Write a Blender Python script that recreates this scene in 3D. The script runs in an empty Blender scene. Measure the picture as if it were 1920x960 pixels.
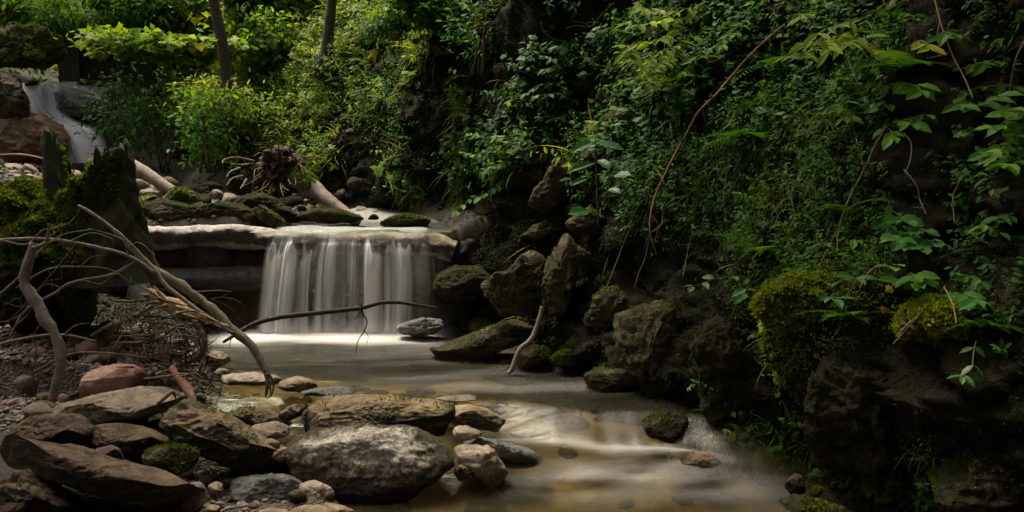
import bpy, math, random
import numpy as np
from mathutils import Vector, Matrix
from mathutils.bvhtree import BVHTree

S = bpy.context.scene
COL = S.collection
R = math.radians
rng = np.random.default_rng(7)
random.seed(7)

# ------------------------------------------------------------------ camera, sky, sun, exposure
FPX = 1530.0
PITCH = math.atan(140 / FPX)
CAMZ = 1.6
cd = bpy.data.cameras.new("camera")
cam = bpy.data.objects.new("camera", cd)
COL.objects.link(cam)
cam.location = (0, 0, CAMZ)
cam.rotation_euler = (math.pi / 2 - PITCH, 0, 0)
cd.sensor_width = 36
cd.lens = FPX / 1920 * 36
cd.clip_start = 0.05
cd.clip_end = 400
S.camera = cam

SUN_EL, SUN_AZ = R(63), R(-42)          # azimuth measured from +Y (away from the camera) towards +X
w = bpy.data.worlds.new("World")
S.world = w
w.use_nodes = True
wn = w.node_tree
bg = wn.nodes["Background"]
sky = wn.nodes.new("ShaderNodeTexSky")
sky.sky_type = 'NISHITA'
sky.sun_disc = False
sky.sun_elevation = SUN_EL
sky.sun_rotation = SUN_AZ
sky.dust_density = 9.0
sky.air_density = 0.4
sky.ozone_density = 0.0
wn.links.new(sky.outputs[0], bg.inputs[0])
bg.inputs[1].default_value = 0.15
sl = bpy.data.lights.new("sun", 'SUN')
sl.energy = 3.7
sl.angle = R(20)
sl.color = (1.0, 0.93, 0.78)
so = bpy.data.objects.new("sun", sl)
COL.objects.link(so)
sd = Vector((math.sin(SUN_AZ) * math.cos(SUN_EL), math.cos(SUN_AZ) * math.cos(SUN_EL), math.sin(SUN_EL)))
so.rotation_euler = sd.to_track_quat('Z', 'Y').to_euler()
so.location = sd * 30
vs = S.view_settings
vs.view_transform = 'Standard'
vs.look = 'None'
vs.gamma = 1
vs.exposure = 1.0
S.cycles.max_bounces = 8
S.cycles.diffuse_bounces = 3
S.cycles.transparent_max_bounces = 16

# ------------------------------------------------------------------ pixel rays (1920 x 960 photograph)
cp, sp = math.cos(PITCH), math.sin(PITCH)


def ray(px, py):
    u = (px - 960) / FPX
    v = (480 - py) / FPX
    return Vector((u, cp + v * sp, -sp + v * cp))


def P(px, py, Y):
    d = ray(px, py)
    return Vector((0, 0, CAMZ)) + d * (Y / d.y)


def project(p):
    q = np.asarray(p, float) - np.array([0, 0, CAMZ])
    dep = q[:, 1] * cp - q[:, 2] * sp
    up = q[:, 1] * sp + q[:, 2] * cp
    dep = np.where(dep < .1, .1, dep)
    return 960 + FPX * q[:, 0] / dep, 480 - FPX * up / dep


# ------------------------------------------------------------------ noise
def _h(ix, iy, iz, s):
    n = (ix.astype(np.int64) * 374761393 + iy.astype(np.int64) * 668265263 + iz.astype(np.int64) * 2147483647 + s * 974634721) & 0xffffffff
    n = ((n ^ (n >> 13)) * 1274126177) & 0xffffffff
    n = ((n ^ (n >> 15)) * 2246822519) & 0xffffffff
    n = n ^ (n >> 16)
    return (n & 0xffffff) / float(0xffffff)


def vnoise(p, s=0):
    p = np.asarray(p, float)
    i = np.floor(p)
    f = p - i
    f = f * f * f * (f * (f * 6 - 15) + 10)
    x, y, z = i[:, 0], i[:, 1], i[:, 2]
    out = 0
    for dx in (0, 1):
        for dy in (0, 1):
            for dz in (0, 1):
                wgt = (f[:, 0] if dx else 1 - f[:, 0]) * (f[:, 1] if dy else 1 - f[:, 1]) * (f[:, 2] if dz else 1 - f[:, 2])
                out = out + wgt * _h(x + dx, y + dy, z + dz, s)
    return out * 2 - 1


def fbm(p, o=4, s=0):
    p = np.asarray(p, float)
    a, t, out = 1.0, 0.0, 0
    for k in range(o):
        out = out + a * vnoise(p * 2 ** k + 17.3 * k, s + k)
        t += a
        a *= .5
    return out / t


def worley(p, s=0):
    p = np.asarray(p, float)
    i = np.floor(p)
    best = np.full(len(p), 9.0)
    sec = np.full(len(p), 9.0)
    bid = np.zeros(len(p))
    for dx in (-1, 0, 1):
        for dy in (-1, 0, 1):
            for dz in (-1, 0, 1):
                c = i + np.array([dx, dy, dz])
                hx, hy, hz = (_h(c[:, 0], c[:, 1], c[:, 2], s + k) for k in (1, 2, 3))
                d = np.sqrt((c[:, 0] + hx - p[:, 0]) ** 2 + (c[:, 1] + hy - p[:, 1]) ** 2 + (c[:, 2] + hz - p[:, 2]) ** 2)
                m = d < best
                sec = np.where(m, best, np.minimum(sec, d))
                bid = np.where(m, hx, bid)
                best = np.where(m, d, best)
    return best, sec, bid


def sstep(a, b, x):
    t = np.clip((np.asarray(x, float) - a) / (b - a), 0, 1)
    return t * t * (3 - 2 * t)


# ------------------------------------------------------------------ mesh helpers
def build(name, V, F, m, parent=None, smooth=True, attrs=None, loc=None, fattr=None):
    V = np.asarray(V, np.float32)
    F = np.asarray(F, np.int32)
    if loc is not None:
        V = V - np.asarray(loc, np.float32)
    me = bpy.data.meshes.new(name)
    n, k = F.shape
    me.vertices.add(len(V))
    me.vertices.foreach_set("co", V.ravel())
    me.loops.add(n * k)
    me.loops.foreach_set("vertex_index", F.ravel())
    me.polygons.add(n)
    me.polygons.foreach_set("loop_start", np.arange(0, n * k, k, dtype=np.int32))
    me.polygons.foreach_set("use_smooth", np.full(n, smooth))
    for kk, a in (attrs or {}).items():
        at = me.attributes.new(kk, 'FLOAT', 'POINT')
        at.data.foreach_set("value", np.asarray(a, np.float32))
    for kk, a in (fattr or {}).items():
        at = me.attributes.new(kk, 'FLOAT', 'FACE')
        at.data.foreach_set("value", np.asarray(a, np.float32))
    me.update(calc_edges=True)
    me.validate()
    if m:
        me.materials.append(m)
    o = bpy.data.objects.new(name, me)
    COL.objects.link(o)
    if loc is not None:
        o.location = loc
    if parent is not None:
        o.parent = parent
        if loc is not None:
            o.location = Vector(loc) - parent.location
        else:
            o.location = -parent.location
    return o


def tag(o, label=None, cat=None, group=None, kind=None):
    if label: o["label"] = label
    if cat: o["category"] = cat
    if group: o["group"] = group
    if kind: o["kind"] = kind
    return o


def empty(name, loc, label, cat, group=None):
    o = bpy.data.objects.new(name, None)
    o.empty_display_size = .1
    o.location = loc
    COL.objects.link(o)
    return tag(o, label, cat, group)


def grid_faces(nu, nv, wrap_u=False):
    i = np.arange(nu if wrap_u else nu - 1)
    j = np.arange(nv - 1)
    I, J = np.meshgrid(i, j, indexing='ij')
    I2 = (I + 1) % nu
    return np.stack([I * nv + J, I2 * nv + J, I2 * nv + J + 1, I * nv + J + 1], -1).reshape(-1, 4)


# ------------------------------------------------------------------ materials
def new_mat(name):
    m = bpy.data.materials.new(name)
    m.use_nodes = True
    nt = m.node_tree
    b = nt.nodes["Principled BSDF"]
    b.inputs["Specular IOR Level"].default_value = .3
    return m, nt, b


def nd(nt, t, **kw):
    n = nt.nodes.new(t)
    for k, v in kw.items():
        if k in n.inputs.keys():
            n.inputs[k].default_value = v
        else:
            setattr(n, k, v)
    return n


def ramp(nt, stops, src=None):
    n = nt.nodes.new("ShaderNodeValToRGB")
    e = n.color_ramp.elements
    while len(e) < len(stops): e.new(.5)
    for el, (p, c) in zip(e, stops):
        el.position = p
        el.color = tuple(c) + (1,) if len(c) == 3 else c
    if src: nt.links.new(src, n.inputs[0])
    return n


def mixc(nt, fac, a, b):
    n = nt.nodes.new("ShaderNodeMix")
    n.data_type = 'RGBA'
    for s, v in ((n.inputs[0], fac), (n.inputs[6], a), (n.inputs[7], b)):
        if hasattr(v, "links"): nt.links.new(v, s)
        elif isinstance(v, (int, float)): s.default_value = v
        else: s.default_value = tuple(v) + (1,)
    return n.outputs[2]


def math_n(nt, op, a, b=None, c=None):
    n = nt.nodes.new("ShaderNodeMath")
    n.operation = op
    for s, v in zip(n.inputs, (a, b, c)):
        if v is None: continue
        if hasattr(v, "links"): nt.links.new(v, s)
        else: s.default_value = v
    return n.outputs[0]


def coords(nt, world=False, offs=True):
    if world:
        return nt.nodes.new("ShaderNodeNewGeometry").outputs["Position"]
    tc = nt.nodes.new("ShaderNodeTexCoord").outputs["Object"]
    if not offs: return tc
    oi = nt.nodes.new("ShaderNodeObjectInfo").outputs["Random"]
    v = nt.nodes.new("ShaderNodeVectorMath")
    v.operation = 'MULTIPLY_ADD'
    nt.links.new(oi, v.inputs[0])
    v.inputs[1].default_value = (37, 53, 71)
    nt.links.new(tc, v.inputs[2])
    return v.outputs[0]


def noise(nt, vec, scale, detail=6, rough=.6, dist=0.0):
    n = nt.nodes.new("ShaderNodeTexNoise")
    n.inputs["Scale"].default_value = scale
    n.inputs["Detail"].default_value = detail
    n.inputs["Roughness"].default_value = rough
    n.inputs["Distortion"].default_value = dist
    nt.links.new(vec, n.inputs["Vector"])
    return n.outputs["Fac"]


def scale_vec(nt, vec, s):
    n = nt.nodes.new("ShaderNodeMapping")
    n.inputs["Scale"].default_value = s
    nt.links.new(vec, n.inputs[0])
    return n.outputs[0]


def stone(name, dark, mid, light, moss=.4, moss_col=(.035, .045, .012), up=.0, side=.0, edge=0.0, rough=.75, layers=False, bump=.5, world=False, speck=.3, crack=0.0, scale=1.0, spec=.3):
    """weathered stone; moss 0..1 how much of it is overgrown"""
    m, nt, b = new_mat(name)
    b.inputs["Specular IOR Level"].default_value = spec
    v = coords(nt, world)
    if scale != 1.0: v = scale_vec(nt, v, (scale,) * 3)
    vv = scale_vec(nt, v, (1, 1, 4.5)) if layers else v
    n1 = noise(nt, vv, 4.5, 8, .65, .4)
    base = ramp(nt, [(.34, dark), (.5, mid), (.66, light)], n1).outputs[0]
    n2 = noise(nt, v, 38, 4, .7)
    spk = ramp(nt, [(.35, (0, 0, 0)), (.62, (1, 1, 1))], n2).outputs[0]
    base = mixc(nt, math_n(nt, 'MULTIPLY', spk, speck), base, tuple(min(1, c * 1.7 + .03) for c in light))
    n2b = noise(nt, v, 13, 5, .7)
    drk = ramp(nt, [(.30, (1, 1, 1)), (.47, (0, 0, 0))], n2b).outputs[0]
    base = mixc(nt, math_n(nt, 'MULTIPLY', drk, .6), base, tuple(c * .5 for c in dark))
    n6 = noise(nt, v, 7.5, 7, .72, .8)
    pat = ramp(nt, [(.50, (0, 0, 0)), (.60, (1, 1, 1))], n6).outputs[0]
    base = mixc(nt, math_n(nt, 'MULTIPLY', pat, .55), base, tuple(c * .8 for c in dark))
    n3 = noise(nt, v, 4.2, 10, .74)
    val = n3
    geo = nt.nodes.new("ShaderNodeNewGeometry")
    sx = nt.nodes.new("ShaderNodeSeparateXYZ")
    nt.links.new(geo.outputs["Normal"], sx.inputs[0])
    if up: val = math_n(nt, 'MULTIPLY_ADD', sx.outputs[2], up, val)
    if side:
        s1 = math_n(nt, 'ABSOLUTE', sx.outputs[2])
        s2 = math_n(nt, 'SUBTRACT', .75, s1)
        val = math_n(nt, 'MULTIPLY_ADD', s2, side, val)
    if edge:
        at = nd(nt, "ShaderNodeAttribute", attribute_name="edge")
        val = math_n(nt, 'MULTIPLY_ADD', math_n(nt, 'SUBTRACT', at.outputs["Fac"], .55), edge, val)
    t = 1 - moss
    t = .25 + t * .5
    mask = ramp(nt, [(max(0, t - .06), (0, 0, 0)), (min(1, t + .09), (1, 1, 1))], val).outputs[0]
    n4 = noise(nt, v, 26, 6, .75)
    mcol = ramp(nt, [(.3, tuple(c * .45 for c in moss_col)), (.55, moss_col), (.75, tuple(c * 2.3 for c in moss_col))], n4).outputs[0]
    col = mixc(nt, math_n(nt, 'MULTIPLY', mask, .93), base, mcol)
    nt.links.new(col, b.inputs["Base Color"])
    ps = nt.nodes.new("ShaderNodeSeparateXYZ")
    nt.links.new(geo.outputs["Position"], ps.inputs[0])
    wl = nt.nodes.new("ShaderNodeMapRange")
    nt.links.new(ps.outputs[1], wl.inputs[0])
    for i_, v_ in ((1, 5.2), (2, 5.75), (3, -.21), (4, 0.0)): wl.inputs[i_].default_value = v_
    dz_ = math_n(nt, 'SUBTRACT', ps.outputs[2], wl.outputs[0])
    dz_ = math_n(nt, 'MULTIPLY_ADD', math_n(nt, 'SUBTRACT', n2b, .5), -.10, dz_)
    wt_ = nt.nodes.new("ShaderNodeMapRange")
    nt.links.new(dz_, wt_.inputs[0])
    for i_, v_ in ((1, .095), (2, .045), (3, 0.0), (4, 1.0)): wt_.inputs[i_].default_value = v_
    wet = wt_.outputs[0]
    wc = nt.nodes.new("ShaderNodeMix"); wc.data_type = 'RGBA'; wc.blend_type = 'MULTIPLY'
    nt.links.new(wet, wc.inputs[0]); nt.links.new(col, wc.inputs[6]); wc.inputs[7].default_value = (.42, .40, .34, 1)
    col = wc.outputs[2]
    nt.links.new(col, b.inputs["Base Color"])
    rr = nt.nodes.new("ShaderNodeMapRange")
    nt.links.new(mask, rr.inputs[0])
    rr.inputs[3].default_value = rough
    rr.inputs[4].default_value = .95
    nt.links.new(math_n(nt, 'MULTIPLY', rr.outputs[0], math_n(nt, 'MULTIPLY_ADD', wet, -.6, 1.0)), b.inputs["Roughness"])
    ck = None
    if crack:
        dn_ = nt.nodes.new("ShaderNodeTexNoise"); dn_.inputs["Scale"].default_value = 3.5; dn_.inputs["Detail"].default_value = 4
        nt.links.new(v, dn_.inputs["Vector"])
        mx_ = nt.nodes.new("ShaderNodeVectorMath"); mx_.operation = 'MULTIPLY_ADD'
        nt.links.new(dn_.outputs["Color"], mx_.inputs[0]); mx_.inputs[1].default_value = (.35, .35, .35); nt.links.new(scale_vec(nt, v, (1, 1, 1.9)), mx_.inputs[2])
        vo_ = nt.nodes.new("ShaderNodeTexVoronoi"); vo_.feature = 'DISTANCE_TO_EDGE'; vo_.inputs["Scale"].default_value = 5.5
        nt.links.new(mx_.outputs[0], vo_.inputs["Vector"])
        ck = ramp(nt, [(.0, (0, 0, 0)), (.07, (1, 1, 1))], vo_.outputs["Distance"]).outputs[0]
        col2 = mixc(nt, math_n(nt, 'MULTIPLY', math_n(nt, 'SUBTRACT', 1.0, ck), crack), col, tuple(c * .25 for c in dark))
        nt.links.new(col2, b.inputs["Base Color"])
    bn = noise(nt, vv, 30, 8, .75)
    bm = noise(nt, v, 110, 3, .7)
    hgt = math_n(nt, 'MULTIPLY_ADD', bm, .25, bn)
    hgt = math_n(nt, 'MULTIPLY_ADD', math_n(nt, 'MULTIPLY', mask, n4), .8, hgt)
    if ck is not None: hgt = math_n(nt, 'MULTIPLY_ADD', ck, .3, hgt)
    bp = nd(nt, "ShaderNodeBump", Strength=min(1, bump * 1.5), Distance=.04)
    nt.links.new(hgt, bp.inputs["Height"])
    nt.links.new(bp.outputs[0], b.inputs["Normal"])
    return m


def bark(name, dark, light, moss=.3, moss_col=(.05, .07, .015), stretch=6):
    m, nt, b = new_mat(name)
    v = coords(nt)
    n1 = noise(nt, v, 22, 8, .7, 1.0)
    col = ramp(nt, [(.3, dark), (.7, light)], n1).outputs[0]
    n2 = noise(nt, v, 9, 5, .6)
    t = .72 - moss * .5
    mk = ramp(nt, [(t - .04, (0, 0, 0)), (t + .06, (1, 1, 1))], n2).outputs[0]
    col = mixc(nt, mk, col, moss_col)
    nt.links.new(col, b.inputs["Base Color"])
    b.inputs["Roughness"].default_value = .85
    bn = noise(nt, v, 60, 6, .7)
    bp = nd(nt, "ShaderNodeBump", Strength=.6, Distance=.012)
    nt.links.new(bn, bp.inputs["Height"])
    nt.links.new(bp.outputs[0], b.inputs["Normal"])
    return m


def leafmat(name, cols, trans=.45, rough=.6, spec=.16):
    """leaf colours picked per leaf by the face attribute 'rnd'"""
    m, nt, b = new_mat(name)
    at = nd(nt, "ShaderNodeAttribute", attribute_name="rnd")
    st = [(i / (len(cols) - 1), c) for i, c in enumerate(cols)]
    rp = ramp(nt, st, at.outputs["Fac"])
    nt.links.new(rp.outputs[0], b.inputs["Base Color"])
    b.inputs["Roughness"].default_value = rough
    b.inputs["Specular IOR Level"].default_value = spec
    tr = nt.nodes.new("ShaderNodeBsdfTranslucent")
    g = nt.nodes.new("ShaderNodeMix"); g.data_type = 'RGBA'; g.blend_type = 'MULTIPLY'
    g.inputs[0].default_value = 1
    nt.links.new(rp.outputs[0], g.inputs[6])
    g.inputs[7].default_value = (1.35, 1.25, .6, 1)
    nt.links.new(g.outputs[2], tr.inputs[0])
    mx = nt.nodes.new("ShaderNodeMixShader")
    mx.inputs[0].default_value = trans
    nt.links.new(b.outputs[0], mx.inputs[1])
    nt.links.new(tr.outputs[0], mx.inputs[2])
    nt.links.new(mx.outputs[0], nt.nodes["Material Output"].inputs[0])
    return m


M = {}
M['pale'] = stone("pale_quartz_stone", (.15, .115, .08), (.36, .29, .215), (.64, .54, .43), moss=.40, edge=.55, side=.10, moss_col=(.055, .046, .016), rough=.6, bump=.7, speck=.65, scale=1.7)
M['slab'] = stone("mossy_slab_stone", (.05, .034, .015), (.14, .095, .044), (.26, .18, .088), moss=.48, side=.5, moss_col=(.028, .030, .012), layers=True)
M['ochre'] = stone("ochre_stone", (.11, .075, .034), (.24, .165, .085), (.38, .29, .17), moss=.27, side=.25, moss_col=(.04, .04, .014), rough=.45)
M['red'] = stone("red_sandstone", (.17, .085, .06), (.30, .155, .11), (.40, .25, .18), moss=.05, rough=.65, bump=.35)
M['pink'] = stone("pink_wet_stone", (.12, .088, .056), (.27, .205, .138), (.42, .335, .245), moss=.28, rough=.4, moss_col=(.04, .036, .014))
M['grey'] = stone("grey_stone", (.10, .072, .042), (.22, .165, .10), (.34, .265, .17), moss=.2, rough=.5, side=.2)
M['darkwet'] = stone("dark_wet_stone", (.04, .042, .036), (.09, .09, .075), (.20, .20, .17), moss=.30, moss_col=(.03, .035, .015), rough=.3)
M['brown'] = stone("brown_layered_stone", (.038, .025, .012), (.105, .070, .034), (.19, .13, .064), moss=.40, side=.3, moss_col=(.03, .03, .012), layers=True)
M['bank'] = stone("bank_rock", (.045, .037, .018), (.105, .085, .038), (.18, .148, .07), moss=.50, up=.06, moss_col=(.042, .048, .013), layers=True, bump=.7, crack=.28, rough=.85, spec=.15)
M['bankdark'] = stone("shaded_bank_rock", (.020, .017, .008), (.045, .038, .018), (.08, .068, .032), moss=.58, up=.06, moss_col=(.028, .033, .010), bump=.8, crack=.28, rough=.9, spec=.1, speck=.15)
M['mossrock'] = stone("moss_covered_rock", (.05, .05, .02), (.09, .085, .04), (.14, .13, .07), moss=.9, moss_col=(.06, .075, .012))
M['sand'] = stone("orange_sandstone", (.07, .045, .022), (.20, .125, .062), (.34, .23, .13), moss=.36, layers=True, moss_col=(.03, .03, .014))
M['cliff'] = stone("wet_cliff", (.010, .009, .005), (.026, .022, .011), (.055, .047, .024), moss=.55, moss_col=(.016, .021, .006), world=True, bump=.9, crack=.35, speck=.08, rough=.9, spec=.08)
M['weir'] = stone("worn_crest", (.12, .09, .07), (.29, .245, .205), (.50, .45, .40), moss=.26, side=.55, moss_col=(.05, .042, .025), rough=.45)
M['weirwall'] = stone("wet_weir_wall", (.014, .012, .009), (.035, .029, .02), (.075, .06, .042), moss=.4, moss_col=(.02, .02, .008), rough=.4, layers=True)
M['amber'] = stone("amber_bed_stone", (.12, .08, .035), (.24, .165, .08), (.36, .27, .15), moss=.3, rough=.5, moss_col=(.06, .05, .02))
M['wood'] = bark("grey_driftwood", (.10, .075, .055), (.27, .215, .165), .05)
M['woodmoss'] = bark("mossy_branch_bark", (.07, .055, .035), (.25, .205, .13), .32, (.10, .095, .035))
M['wooddark'] = bark("dark_wet_bark", (.025, .02, .016), (.07, .055, .045), .0)
M['woodred'] = bark("red_brown_root", (.13, .06, .035), (.27, .15, .10), .0)
M['twig'] = bark("brown_twig", (.06, .042, .028), (.16, .115, .075), .1)
M['vine'] = bark("dry_vine", (.12, .075, .035), (.24, .16, .08), .0)
M['redstem'] = bark("red_stem", (.20, .085, .045), (.32, .15, .08), .0)
M['greenstem'] = bark("green_stem", (.05, .06, .018), (.11, .12, .035), .0)
M['log'] = bark("pale_log", (.08, .062, .045), (.26, .20, .16), .30, (.06, .065, .015))
M['split'] = bark("split_wood", (.24, .155, .07), (.52, .37, .18), .06, (.10, .07, .03))
M['trunk'] = bark("trunk_bark", (.03, .023, .014), (.095, .07, .042), .4, (.035, .042, .012))
M['stump'] = bark("rotten_stump", (.016, .013, .009), (.07, .055, .034), .5, (.035, .042, .012))
M['rootsoil'] = bark("root_soil", (.022, .014, .008), (.075, .045, .025), .1)
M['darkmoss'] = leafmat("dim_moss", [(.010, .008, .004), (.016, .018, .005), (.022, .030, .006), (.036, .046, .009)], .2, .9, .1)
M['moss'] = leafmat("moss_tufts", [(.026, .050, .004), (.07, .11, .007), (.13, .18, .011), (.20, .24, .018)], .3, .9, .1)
M['grass'] = leafmat("grass_blades", [(.040, .085, .008), (.095, .15, .012), (.16, .20, .018), (.28, .26, .05)], .5, .6, .2)
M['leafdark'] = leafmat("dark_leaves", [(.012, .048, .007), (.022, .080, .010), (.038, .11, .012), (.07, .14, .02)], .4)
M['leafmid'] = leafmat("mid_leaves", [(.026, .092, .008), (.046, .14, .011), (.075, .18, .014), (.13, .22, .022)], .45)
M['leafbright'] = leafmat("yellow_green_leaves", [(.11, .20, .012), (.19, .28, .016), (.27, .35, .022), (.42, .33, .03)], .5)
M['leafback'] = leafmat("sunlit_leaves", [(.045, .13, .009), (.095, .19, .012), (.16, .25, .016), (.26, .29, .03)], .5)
M['leaflarge'] = leafmat("broad_leaves", [(.03, .12, .02), (.04, .15, .025), (.06, .17, .03), (.15, .20, .06)], .45, .45, .3)
M['yellowleaf'] = leafmat("autumn_leaves", [(.35, .22, .02), (.40, .28, .03), (.30, .14, .02), (.22, .09, .03)], .4)
M['fern'] = leafmat("fern_fronds", [(.05, .10, .018), (.08, .14, .022), (.11, .17, .03), (.14, .19, .04)], .45)


def ground_mat():
    m, nt, b = new_mat("forest_ground")
    v = coords(nt, True)
    n1 = noise(nt, v, 5, 9, .7)
    soil = ramp(nt, [(.3, (.012, .010, .006)), (.5, (.028, .024, .013)), (.7, (.04, .038, .016))], n1).outputs[0]
    vo = nt.nodes.new("ShaderNodeTexVoronoi"); vo.inputs["Scale"].default_value = 55
    nt.links.new(v, vo.inputs["Vector"])
    sx = nt.nodes.new("ShaderNodeSeparateColor"); nt.links.new(vo.outputs["Color"], sx.inputs[0])
    grav = ramp(nt, [(0, (.06, .045, .03)), (.4, (.13, .10, .07)), (.7, (.17, .115, .08)), (1, (.20, .18, .15))], sx.outputs[0]).outputs[0]
    grav = mixc(nt, ramp(nt, [(.0, (0, 0, 0)), (.6, (1, 1, 1))], vo.outputs["Distance"]).outputs[0], grav, (.05, .04, .028))
    n2 = noise(nt, v, 3.4, 6, .65)
    bed = ramp(nt, [(.3, (.05, .038, .018)), (.5, (.12, .088, .04)), (.68, (.22, .16, .08))], n2).outputs[0]
    ag = nd(nt, "ShaderNodeAttribute", attribute_name="gravel")
    ab = nd(nt, "ShaderNodeAttribute", attribute_name="bed")
    c = mixc(nt, ag.outputs["Fac"], soil, grav)
    c = mixc(nt, ab.outputs["Fac"], c, bed)
    nt.links.new(c, b.inputs["Base Color"])
    b.inputs["Roughness"].default_value = .85
    bp = nd(nt, "ShaderNodeBump", Strength=.7, Distance=.03)
    h = math_n(nt, 'MULTIPLY_ADD', math_n(nt, 'MULTIPLY', vo.outputs["Distance"], ag.outputs["Fac"]), -1.2, n1)
    nt.links.new(h, bp.inputs["Height"])
    nt.links.new(bp.outputs[0], b.inputs["Normal"])
    return m


def water_mat(name, tint, body, bodyfac, stretch):
    m, nt, b = new_mat(name)
    v = coords(nt, True)
    sv = scale_vec(nt, v, stretch)
    tr = nd(nt, "ShaderNodeBsdfTransparent"); tr.inputs[0].default_value = tint + (1,)
    gl = nd(nt, "ShaderNodeBsdfGlossy"); gl.inputs["Roughness"].default_value = .24
    gl.inputs[0].default_value = (.38, .40, .34, 1)
    df = nd(nt, "ShaderNodeBsdfDiffuse"); df.inputs[0].default_value = body + (1,)
    bn = noise(nt, sv, 2.2, 4, .55, .3)
    bp = nd(nt, "ShaderNodeBump", Strength=.35, Distance=.08)
    nt.links.new(bn, bp.inputs["Height"])
    nt.links.new(bp.outputs[0], gl.inputs["Normal"])
    m1 = nt.nodes.new("ShaderNodeMixShader")
    b2 = noise(nt, sv, 1.3, 3, .5, .5)
    bf = nt.nodes.new("ShaderNodeMapRange")
    nt.links.new(b2, bf.inputs[0])
    bf.inputs[1].default_value = .3; bf.inputs[2].default_value = .7
    bf.inputs[3].default_value = bodyfac * .45; bf.inputs[4].default_value = bodyfac * 1.5
    nt.links.new(bf.outputs[0], m1.inputs[0])
    nt.links.new(tr.outputs[0], m1.inputs[1]); nt.links.new(df.outputs[0], m1.inputs[2])
    fr = nd(nt, "ShaderNodeFresnel"); fr.inputs[0].default_value = 1.33
    m2 = nt.nodes.new("ShaderNodeMixShader")
    nt.links.new(fr.outputs[0], m2.inputs[0])
    nt.links.new(m1.outputs[0], m2.inputs[1]); nt.links.new(gl.outputs[0], m2.inputs[2])
    wf = nd(nt, "ShaderNodeBsdfDiffuse"); wf.inputs[0].default_value = (.72, .69, .63, 1)
    at = nd(nt, "ShaderNodeAttribute", attribute_name="foam")
    m3 = nt.nodes.new("ShaderNodeMixShader")
    nt.links.new(at.outputs["Fac"], m3.inputs[0])
    nt.links.new(m2.outputs[0], m3.inputs[1]); nt.links.new(wf.outputs[0], m3.inputs[2])
    nt.links.new(m3.outputs[0], nt.nodes["Material Output"].inputs[0])
    return m


def fall_mat():
    m, nt, b = new_mat("silky_falling_water")
    tr = nd(nt, "ShaderNodeBsdfTransparent")
    df = nd(nt, "ShaderNodeBsdfDiffuse"); df.inputs[0].default_value = (.84, .85, .84, 1)
    tl = nd(nt, "ShaderNodeBsdfTranslucent"); tl.inputs[0].default_value = (.74, .74, .72, 1)
    m1 = nt.nodes.new("ShaderNodeMixShader"); m1.inputs[0].default_value = .4
    nt.links.new(df.outputs[0], m1.inputs[1]); nt.links.new(tl.outputs[0], m1.inputs[2])
    at = nd(nt, "ShaderNodeAttribute", attribute_name="foam")
    m2 = nt.nodes.new("ShaderNodeMixShader")
    nt.links.new(at.outputs["Fac"], m2.inputs[0])
    nt.links.new(tr.outputs[0], m2.inputs[1]); nt.links.new(m1.outputs[0], m2.inputs[2])
    nt.links.new(m2.outputs[0], nt.nodes["Material Output"].inputs[0])
    return m


M['ground'] = ground_mat()
M['pool'] = water_mat("pool_water", (.84, .79, .58), (.062, .056, .024), .18, (1.0, 3.2, 1))
M['fall'] = fall_mat()

# ------------------------------------------------------------------ terrain
BANK = np.array([(5.2, -6), (4.6, -2), (4.1, 1), (3.4, 2.6), (2.7, 3.6), (2.25, 4.4), (1.9, 5.1), (1.4, 5.9), (.95, 6.6), (.5, 7.3), (.05, 8.0),
                 (-.25, 8.8), (-.35, 9.6), (-.95, 10.4), (-2.2, 11.2), (-3.8, 12.6), (-5.2, 14.0), (-6.4, 15.2), (-6.9, 17), (-7.0, 20)], float)


def bank_x(y):
    """right shore x for a given y (downstream part)"""
    return np.interp(y, BANK[:, 1], BANK[:, 0])


def left_x(y):
    return np.interp(y, [-5, 3, 4.4, 5, 6, 8, 8.6, 8.9, 10, 11, 13, 15, 17], [1.2, -.3, -.75, -1.5, -2.2, -2.85, -3.2, -4.6, -4.9, -6.0, -8.5, -9.3, -10])


def bed_z(x, y):
    z = np.interp(y, [-6, 3, 4.8, 5.3, 5.8, 6.5, 8.4, 8.78, 8.82, 10, 12, 15, 15.3, 18, 30], [-.7, -.55, -.42, -.34, -.16, -.25, -.42, -.35, .93, 1.05, 1.3, 1.75, 3.3, 3.8, 6])
    return z


UCH = [(-1.75, 8.6, 1.05), (-1.75, 9.0, .95), (-1.65, 9.6, .75), (-2.0, 10.4, .6), (-3.3, 11.4, .5), (-5.2, 12.7, .5), (-7.2, 14.0, .6), (-8.1, 15.0, .8)]


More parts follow.
